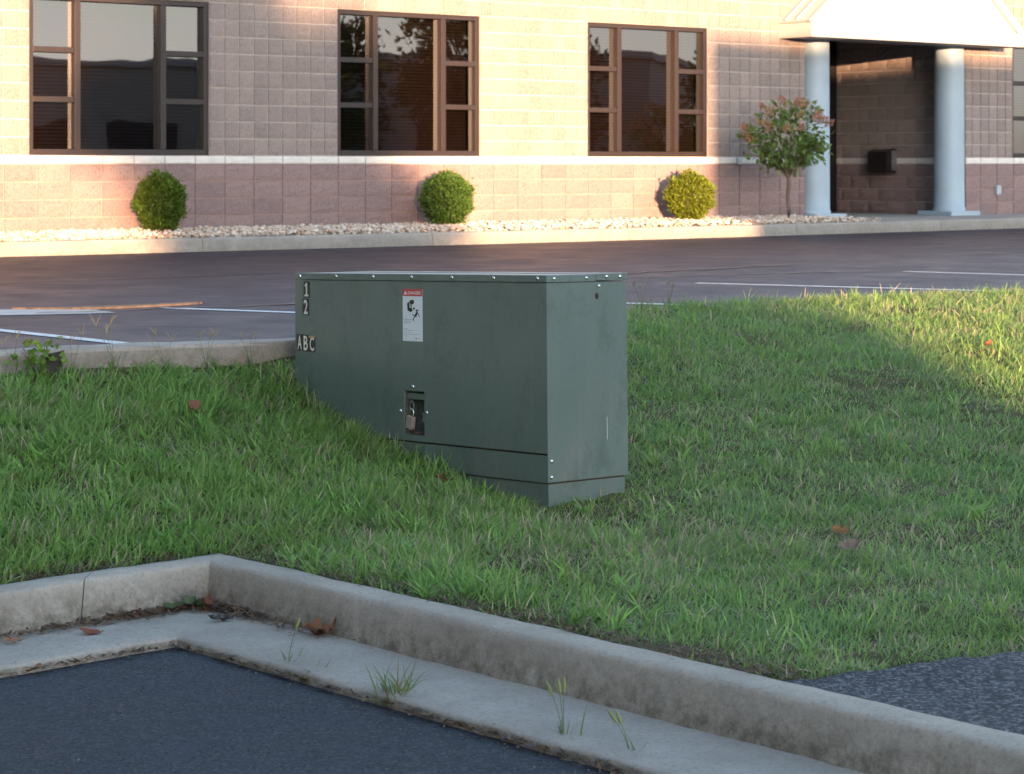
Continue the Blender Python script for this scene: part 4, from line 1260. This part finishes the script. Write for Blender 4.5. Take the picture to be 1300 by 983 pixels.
def grass_weed(name, loc, n, h, label, heads=0, seed=1, col=(.16, .22, .07), spread=.5, group=None, cat='weed'):
    r = random.Random(seed); root = empty(name, loc); tag(root, label, cat, group)
    xs = np.array([r.gauss(0, .018) for _ in range(n)]); ys = np.array([r.gauss(0, .018) for _ in range(n)])
    hh = np.array([h * r.uniform(.35, .8) for _ in range(n)])
    cb_ = np.array([[c * r.uniform(.7, 1.25) for c in col] for _ in range(n)])
    a_ = blades(xs, ys, np.zeros(n), hh, np.full(n, .005), np.array([r.uniform(0, 6.28) for _ in range(n)]), np.array([r.uniform(.1, spread) for _ in range(n)]), cb_, cb_, np.array([r.uniform(.3, 1.2) for _ in range(n)]))
    link('blades', np_mesh('blades', *a_), root, M['leaf'])
    for i in range(heads):
        an = r.uniform(0, 6.28); le = r.uniform(.05, .35) * h; hs = h * r.uniform(.8, 1.05)
        pts = [(math.cos(an) * le * t * t, math.sin(an) * le * t * t, hs * t) for t in (0, .3, .6, .85, 1)]
        mb = MB().tube(pts, [.0016, .0014, .0012, .001, .0008], 5)
        o = link('stalk', col_mesh(mb, 'stalk', tuple(c * 1.05 for c in col)), root)
        p1 = Vector(pts[-2]); p2 = Vector(pts[-1])
        if name == 'foxtail':
            d_ = (p2 - p1).normalized()
            mb = MB().tube([p2 - d_ * .01, p2, p2 + d_ * .012, p2 + d_ * .028, p2 + d_ * .038], [.0015, .0048, .0055, .004, .001], 7)
            link('seed_head', col_mesh(mb, 'seed_head', (.30, .35, .14)), root)
        else:
            mb = MB()
            for k_ in range(4):
                a2 = r.uniform(0, 6.28); ls = h * r.uniform(.18, .32)
                e_ = p2 + Vector((math.cos(a2) * ls * .6, math.sin(a2) * ls * .6, ls * .75))
                mb.tube([p2, (p2 + e_) / 2 + Vector((0, 0, .008)), e_], [.0013, .0013, .0006], 4)
            link('seed_head', col_mesh(mb, 'seed_head', (.30, .30, .16)), root)
    return root
grass_weed('foxtail', gpt(366, 850, -.03), 9, .13, 'single green foxtail stem growing in the gutter seam before the brown leaf', 1, 3)
grass_weed('foxtail', gpt(500, 894, -.03), 70, .21, 'spreading tuft of yellow green grass in the gutter seam near the bottom', 0, 5, (.20, .24, .08), 1.0)
grass_weed('foxtail', gpt(395, 862, -.03), 24, .10, 'low dry tuft at the seam right of the single foxtail', 0, 6, (.22, .21, .10), 1.0)
grass_weed('foxtail', gpt(715, 948, -.03), 9, .17, 'tall foxtail tuft with green seed heads in front of the long kerb', 3, 8, (.15, .22, .07), .5)
grass_weed('foxtail', gpt(800, 968, -.03), 6, .13, 'foxtail tuft at the bottom edge right of the tall one', 2, 9, (.17, .24, .07), .5)
for i, (px, py, h, lb) in enumerate(((145, 481, .32, 'tallest seeding grass stem before the white stripe end, left of the cabinet'), (92, 485, .26, 'seeding grass between the black stake and the tallest stem'),
        (18, 488, .25, 'seeding grass at the left edge beside the vine covered stake'), (208, 477, .23, 'seeding grass at the kerb midway between stake and cabinet'), (262, 475, .24, 'seeding grass at the kerb nearer to the cabinet'),
        (318, 470, .19, 'short seeding grass just left of the cabinet corner'), (815, 396, .22, 'seeding grass just right of the cabinet on the crest'), (850, 392, .18, 'seeding grass on the crest, second right of the cabinet'))):
    q_ = bank(px, py)
    grass_weed('seeding_grass', (q_[0], q_[1], q_[2] - .01), 10, h * .85, lb, 3, 20 + i, (.14, .20, .06), .45, 'seeding grasses along the upper kerb')

# stake with vine
q_ = bank(72, 487)
stk = empty('stake', (q_[0], q_[1], q_[2] - .02)); stk.scale = (1.15, 1.15, 1.25); tag(stk, 'short dark broken stake leaning beside the kerb at far left', 'stake')
m = MB(); m.add([(-.028, -.008, 0), (.022, -.008, 0), (.022, .016, 0), (-.028, .016, 0), (-.040, -.012, .075), (.018, -.006, .070), (.018, .014, .070), (-.040, .010, .075), (-.062, -.016, .115), (.030, -.01, .135), (.030, .008, .135), (-.062, .004, .115)],
                [(0, 1, 5, 4), (1, 2, 6, 5), (2, 3, 7, 6), (3, 0, 4, 7), (4, 5, 9, 8), (5, 6, 10, 9), (6, 7, 11, 10), (7, 4, 8, 11), (8, 9, 10, 11), (3, 2, 1, 0)])
m.build('shaft', M['stake'], stk)
MB().add([(-.05, -.02, .08), (.026, -.02, .1), (.03, -.017, .13), (-.06, -.017, .11), (-.05, -.014, .08), (.026, -.013, .1)], [(0, 1, 2, 3), (0, 4, 5, 1), (3, 2, 5, 4)]).build('flap', M['stake'], stk)

def leafy(name, root, centers, normals, ln_, wd_, cols, seed, up=.3, rows=2):
    """many small folded leaves as one mesh (a crown)"""
    r = np.random.default_rng(seed + 5000); n = len(centers)
    d = normals + r.normal(0, .55, (n, 3)); d[:, 2] += up; d /= np.linalg.norm(d, axis=1)[:, None]
    s = np.cross(d, r.normal(0, 1, (n, 3))); s /= np.linalg.norm(s, axis=1)[:, None]
    nn = np.cross(d, s)
    l = ln_ * r.uniform(.65, 1.25, (n, 1)); w = wd_ * r.uniform(.7, 1.2, (n, 1))
    b = centers; m1 = b + d * l * .5; t = b + d * l - nn * l * .12
    V_ = np.stack([b, m1 + s * w * .5 + nn * w * .15, m1, m1 - s * w * .5 + nn * w * .15, t], 1).reshape(-1, 3)
    o = (np.arange(n) * 5)[:, None]
    F_ = np.concatenate([o + np.array([0, 1, 2]), o + np.array([0, 2, 3]), o + np.array([1, 4, 2]), o + np.array([2, 4, 3])], 1)
    return link(name, np_mesh(name, V_, F_.ravel(), np.full(n * 4, 3), np.repeat(cols, 5, 0), smooth=False), root, M['leaf'])
vq = bank(48, 486)
vine = empty('vine', (vq[0], vq[1], vq[2] + .02)); tag(vine, 'bright green leafy vine climbing beside the dark stake at far left', 'plant')
r = np.random.default_rng(4); n = 70
cen = np.stack([r.normal(0, .055, n), r.normal(0, .03, n), np.abs(r.normal(.085, .055, n))], 1)
leafy('foliage', vine, cen, np.stack([r.normal(0, 1, n), r.normal(-.6, .6, n), r.normal(.2, .4, n)], 1), .045, .035, np.array((.15, .26, .045)) * r.uniform(.7, 1.3, (n, 1)), 5)
mb = MB()
for i in range(6):
    a = r.uniform(0, 6.28); mb.tube([(0, 0, 0), (.03 * math.cos(a), .02 * math.sin(a), .06), (.07 * math.cos(a), .05 * math.sin(a), .10 + r.uniform(0, .05))], .0018, 5)
link('stem', col_mesh(mb, 'stem', (.13, .12, .05)), vine)

# ------------------------------------------------------------------ shrubs
def bush(s_, e_, rad, hh, label, base_col, seed, n=9500):
    p_ = bpoint(s_, e_, .85)
    root = empty('bush', p_); tag(root, label, 'bush', 'round clipped bushes along the office wall')
    r = np.random.default_rng(seed)
    d = r.normal(0, 1, (n, 3)); d /= np.linalg.norm(d, axis=1)[:, None]
    lump = 1 + .07 * np.sin(d[:, 0] * 6 + seed) * np.sin(d[:, 1] * 5 + seed) + .06 * np.sin(d[:, 2] * 9 + d[:, 0] * 5) + .035 * r.normal(0, 1, n)
    rr = (r.uniform(.30, 1, n) ** .38) * lump
    spr = r.uniform(0, 1, n) < .03; rr[spr] *= r.uniform(1.05, 1.28, spr.sum())
    cen = d * rr[:, None] * np.array((rad, rad, hh / 2)) + np.array((0, 0, hh / 2 + .02))
    pal_ = np.array(base_col) * r.uniform(.6, 1.4, (n, 1)) * np.array((1, 1, .8)) + r.uniform(0, .012, (n, 3)) * np.array((1, .8, .2))
    young = np.clip((rr - .93) * 5, 0, 1)[:, None]
    pal_ = pal_ * (1 + .5 * young * np.array((1, 1, .3)))
    leafy('foliage', root, cen, d * .45, .044, .021, pal_, seed, .30)
    mb = MB()
    for i in range(14):
        a = r.uniform(0, 6.28); q_ = r.uniform(.2, .55)
        mb.tube([(0, 0, -.03), (.2 * rad * math.cos(a), .2 * rad * math.sin(a), hh * .25), (q_ * rad * math.cos(a), q_ * rad * math.sin(a), hh * r.uniform(.5, .85))], [.008, .006, .003], 6)
    mb.build('branches', M['bark'], root)
    return root
bush(-1.87, .62, .275, .655, 'round clipped green bush under the left window', (.072, .125, .018), 31)
bush(2.15, .62, .315, .655, 'round clipped bush with a stray twig, between the other two bushes under the middle window', (.060, .125, .026), 32)
bush(6.23, .62, .315, .65, 'round clipped yellow green bush in full sun under the right window', (.115, .150, .014), 33)

# flowering standard tree
tp = bpoint(7.62, 1.10, .84)
tree = empty('flowering_tree', tp); tag(tree, 'small round headed tree with pinkish flower clusters beside the left column', 'tree')
r = np.random.default_rng(77)
MB().tube([(0, 0, -.05), (.012, 0, .15), (-.005, .01, .34), (.012, 0, .5), (.0, 0, .66)], [.040, .031, .028, .030, .026], 10).build('trunk', M['bark'], tree)
mb = MB(); tips = []
for i in range(13):
    a = i * 2.4 + r.uniform(-.3, .3); el = r.uniform(.15, 1.35); ln_ = r.uniform(.38, .62)
    mid = np.array((math.cos(a) * math.cos(el), math.sin(a) * math.cos(el), math.sin(el))) * ln_ * .5 + np.array((0, 0, .68 + .05))
    end = np.array((math.cos(a) * math.cos(el) * 1.05, math.sin(a) * math.cos(el) * 1.05, math.sin(el) * 1.25)) * ln_ + np.array((0, 0, .70))
    mb.tube([(0, 0, .60 + .06 * r.uniform(0, 1)), tuple(mid), tuple(end)], [.016, .010, .004], 6); tips += [mid, end]
mb.build('limbs', M['bark'], tree)
cent = np.array((0.0, 0, 1.19)); n = 1450
tips = np.array(tips)
# leaves hang in clumps about the limb ends
clumps = []
for i in range(60):
    d = r.normal(0, 1, 3); d /= np.linalg.norm(d); clumps.append(cent + d * np.array((.56, .56, .44)) * r.uniform(.45, 1.0))
clumps = np.concatenate([np.array(clumps), tips[tips[:, 2] > .85]])
ci = r.integers(0, len(clumps), n)
cen = clumps[ci] + r.normal(0, .075, (n, 3))
ok = (((cen - cent) / np.array((.64, .64, .52))) ** 2).sum(1) < 1.1; cen = cen[ok]; n = len(cen)
dn_ = cen - cent; dn_ /= np.linalg.norm(dn_, axis=1)[:, None]
leafy('foliage', tree, cen, dn_ + np.array((0, 0, -.25)), .095, .052, np.array((.125, .195, .050)) * r.uniform(.6, 1.5, (n, 1)), 78, .0)
for i in range(30):
    d = r.normal(0, 1, 3); d[2] = abs(d[2]) * .9 + (.1 if i % 3 else -.2); d /= np.linalg.norm(d)
    if d[1] > .45: d[1] *= -1
    c_ = cent + d * np.array((.60, .60, .50)) * r.uniform(.88, 1.02)
    m_ = 90
    q_ = np.abs(r.uniform(0, 1, m_)) ; w_ = (1 - q_ * .8) * .045
    an = r.uniform(0, 6.28, m_)
    up_ = d * .5 + np.array((0, 0, .6)); up_ /= np.linalg.norm(up_)
    cc_ = c_ + up_ * (q_ * .11 - .03)[:, None] + np.stack([np.cos(an) * w_, np.sin(an) * w_, r.normal(0, .008, m_)], 1)
    leafy('flower_cluster', tree, cc_, np.stack([np.cos(an), np.sin(an), np.full(m_, .3)], 1), .024, .020, np.array((.46, .26, .18)) * r.uniform(.7, 1.25, (m_, 1)) * np.array((1, r.uniform(.85, 1.25), r.uniform(.8, 1.1))), 100 + i)

# ------------------------------------------------------------------ unseen place behind the camera, partly added (casts the evening shade, shows in the panes)
SH = Vector((S3.x, S3.y, 0)).normalized(); TH = Vector((-SH.y, SH.x, 0)) * (1 if -SH.y > 0 else -1)
TAN = math.tan(R(SUN_EL))
M['wallgrey'] = flat_mat('painted_wall_panels', (.30, .27, .25), .85, var=.12, scale=.6)
M['darkglass'] = flat_mat('dark_window', (.03, .035, .04), .15)
def hall(name, label, D, q0, q1, depth, top, face_rot=None):
    yaw = math.atan2(TH.y, TH.x)
    o = SH * D + TH * q0
    root = empty(name, (o.x, o.y, -.03), (0, 0, yaw)); tag(root, label, 'building')
    w = q1 - q0
    sgn = 1 if (Matrix.Rotation(yaw, 3, 'Z') @ Vector((0, 1, 0))).dot(SH) > 0 else -1
    y0, y1 = (0, depth) if sgn > 0 else (-depth, 0)
    wall = MB().box(0, w, y0, y1, 0, top - .25).build('wall', M['wallgrey'], root)
    MB().box(-.02, w + .02, y0 - .02, y1 + .02, top - .25, top).build('roof', M['soffit'], root)
    fy = y0 - .02 if sgn > 0 else y1 + .02
    n = max(2, int(w / 4))
    for i in range(n):
        cx_ = (i + .5) * w / n
        wd = MB().box(cx_ - .7, cx_ + .7, fy - .03, fy + .03, .9, min(2.3, top - .6)).build('window', M['frame'], root)
        MB().box(cx_ - .62, cx_ + .62, fy - .04, fy + .04, .98, min(2.22, top - .68)).build('pane', M['darkglass'], wd)
    return root
def topz(h, D): return EYE + h + D * TAN
hall('store_building', 'long low flat roofed store behind the viewpoint across the lower lot', 40, -2.4, 4.86, 12, topz(-.11, 40))
hall('store_building', 'added four storey block adjoining the low store behind the viewpoint', 34, -40, -2.6, 12, 17)  # unseen block added to keep sky light off left-facing sides
hall('store_building', 'taller stair block rising from the low store behind the viewpoint', 43, .9, 4.1, 8, topz(.25, 43))
hall('store_building', 'tall warehouse behind the viewpoint to the right of the low store', 18, 8.70, 24, 14, topz(3.33, 18))
def big_tree(name, loc, trunk_h, crown_c, crown_r, label, seed, n=5200, leaf=.22, clumps_n=70, rmin=.15):
    root = empty(name, loc); tag(root, label, 'tree', 'trees behind the viewpoint')
    r = np.random.default_rng(seed)
    MB().tube([(0, 0, -.1), (.05, 0, trunk_h * .5), (0, .05, trunk_h)], [.22, .17, .13], 10).build('trunk', M['bark'], root)
    mb = MB(); cr = np.array(crown_r); cc_ = np.array(crown_c)
    for i in range(12):
        a = i * 2.4; el = r.uniform(.1, 1.2); e_ = cc_ + np.array((math.cos(a) * math.cos(el), math.sin(a) * math.cos(el), math.sin(el) - .3)) * cr * .8
        mb.tube([(0, 0, trunk_h * .9), tuple((np.array((0, 0, trunk_h)) + e_) / 2 + np.array((0, 0, .2))), tuple(e_)], [.10, .06, .02], 6)
    mb.build('limbs', M['bark'], root)
    d = r.normal(0, 1, (clumps_n, 3)); d /= np.linalg.norm(d, axis=1)[:, None]
    cl = cc_ + d * cr * (r.uniform(rmin, 1, (clumps_n, 1)) ** .6)
    cen = cl[r.integers(0, clumps_n, n)] + r.normal(0, .30, (n, 3)) * min(1.0, crown_r[0] / 2)
    nn = cen - cc_; nn /= np.linalg.norm(nn, axis=1)[:, None] + 1e-6
    leafy('crown', root, cen, nn, leaf, leaf * .6, np.array((.055, .09, .025)) * r.uniform(.6, 1.4, (n, 1)), seed)
    return root
D_ = 36
o = SH * D_ + TH * 2.0
hc = D_ * TAN + EYE
big_tree('shade_tree', (o.x, o.y, -.03), hc - .2, (0, 0, hc + 1.9), (1.7, 1.7, 1.75), 'dense round tree standing before the low store behind the viewpoint', 501, 17000, .2, 110)
o = SH * 37 + TH * 3.6
big_tree('shade_tree', (o.x, o.y, -.03), D_ * TAN + .6, (0, 0, hc + .55), (.85, .85, .85), 'smaller tree beside the dense round tree behind the viewpoint', 502, 2400, .18, 40)
hd = SH * 40 + TH * 5.9
hg = empty('added_hedge', (hd.x, hd.y, -.03), (0, 0, math.atan2(TH.y, TH.x))); tag(hg, 'unseen hedge behind the viewpoint between the store and the warehouse', 'added_hedge')  # added out of view to break up the sunlit patch on the bank
r = np.random.default_rng(9); n = 9000
cen = np.stack([r.uniform(0, 2.9, n), r.uniform(-.5, .5, n), r.uniform(.2, topz(-.42, 40), n)], 1)
leafy('foliage', hg, cen, r.normal(0, 1, (n, 3)), .14, .09, np.array((.06, .10, .03)) * r.uniform(.6, 1.3, (n, 1)), 9)
mb = MB()
for i in range(8): mb.tube([(.2 + i * .36, 0, 0), (.22 + i * .36, .05, 1.5), (.15 + i * .36, 0, 2.8)], [.04, .03, .01], 6)
mb.build('stems', M['bark'], hg)
for i, (x_, y_, h_) in enumerate(((-12.5, -1, 14), (-11.5, 4.5, 13), (-12, 10, 15), (-12.5, 15.5, 13.5))):  # tree row added out of view to block sky light from the left
    big_tree('added_side_tree', (x_, y_, -.03), h_ * .25, (0, 0, h_ * .58), (3.4, 3.4, h_ * .43), ('first', 'second', 'third', 'fourth')[i] + ' tree of the added tall row beyond the left edge of view, counted from the viewpoint', 700 + i, 6000, .42, 80)
# unseen tall block added at the left rear: keeps the left half of the sky off the bank
tb = empty('added_tall_building', (-15.5, -2.5, -.03), (0, 0, R(-40))); tag(tb, 'unseen tall block added close behind the viewpoint to the left', 'building')
tw = MB().box(-16, 11, -8, 0, 0, 15).build('wall', M['wallgrey'], tb)
MB().box(-16.2, 11.2, -8.2, .2, 15.001, 15.4).build('roof', M['soffit'], tb)
for i in range(5):
    for j in range(4):
        wd = MB().box(-7.6 + i * 3.3, -5.6 + i * 3.3, -.02, .05, 1.2 + j * 3.1, 3.0 + j * 3.1).build('window', M['frame'], tb)
        MB().box(-7.5 + i * 3.3, -5.7 + i * 3.3, 0, .06, 1.3 + j * 3.1, 2.9 + j * 3.1).build('pane', M['darkglass'], wd)
# seen only as reflections in the office windows
hl = empty('flat_office', (60, -24, -.03), (0, 0, R(90))); tag(hl, 'long flat roofed office facing the lot beyond the right edge of view', 'building')
MB().box(0, 44, -12, 0, 0, 5.9).build('wall', M['wallgrey'], hl)
MB().box(-.2, 44.2, -12.2, .2, 5.901, 6.2).build('roof', M['soffit'], hl)
for i in range(9):
    wd = MB().box(2 + i * 4.6, 5 + i * 4.6, .01, .08, 1.2, 3.4).build('window', M['frame'], hl)
    MB().box(2.1 + i * 4.6, 4.9 + i * 4.6, .03, .1, 1.3, 3.3).build('pane', M['darkglass'], wd)
for i, (x_, y_, h_) in enumerate(((52, 9.0, 7.6), (54, 13.5, 8.8), (53, 17.5, 7.0), (56, 24, 6.5), (57, 28.5, 6.8))):
    big_tree('lot_tree', (x_, y_, -.03), h_ * .35, (0, 0, h_ * .62), (2.3, 2.3, h_ * .38), ('tree', 'tall tree', 'tree', 'lower tree', 'last tree')[i] + (' left of the row', ' in the middle of the row', ' right of the tall one', ' beyond the row', ' at the far end of the row')[i] + ' across the lot to the right', 600 + i, 3600, .32, 60)
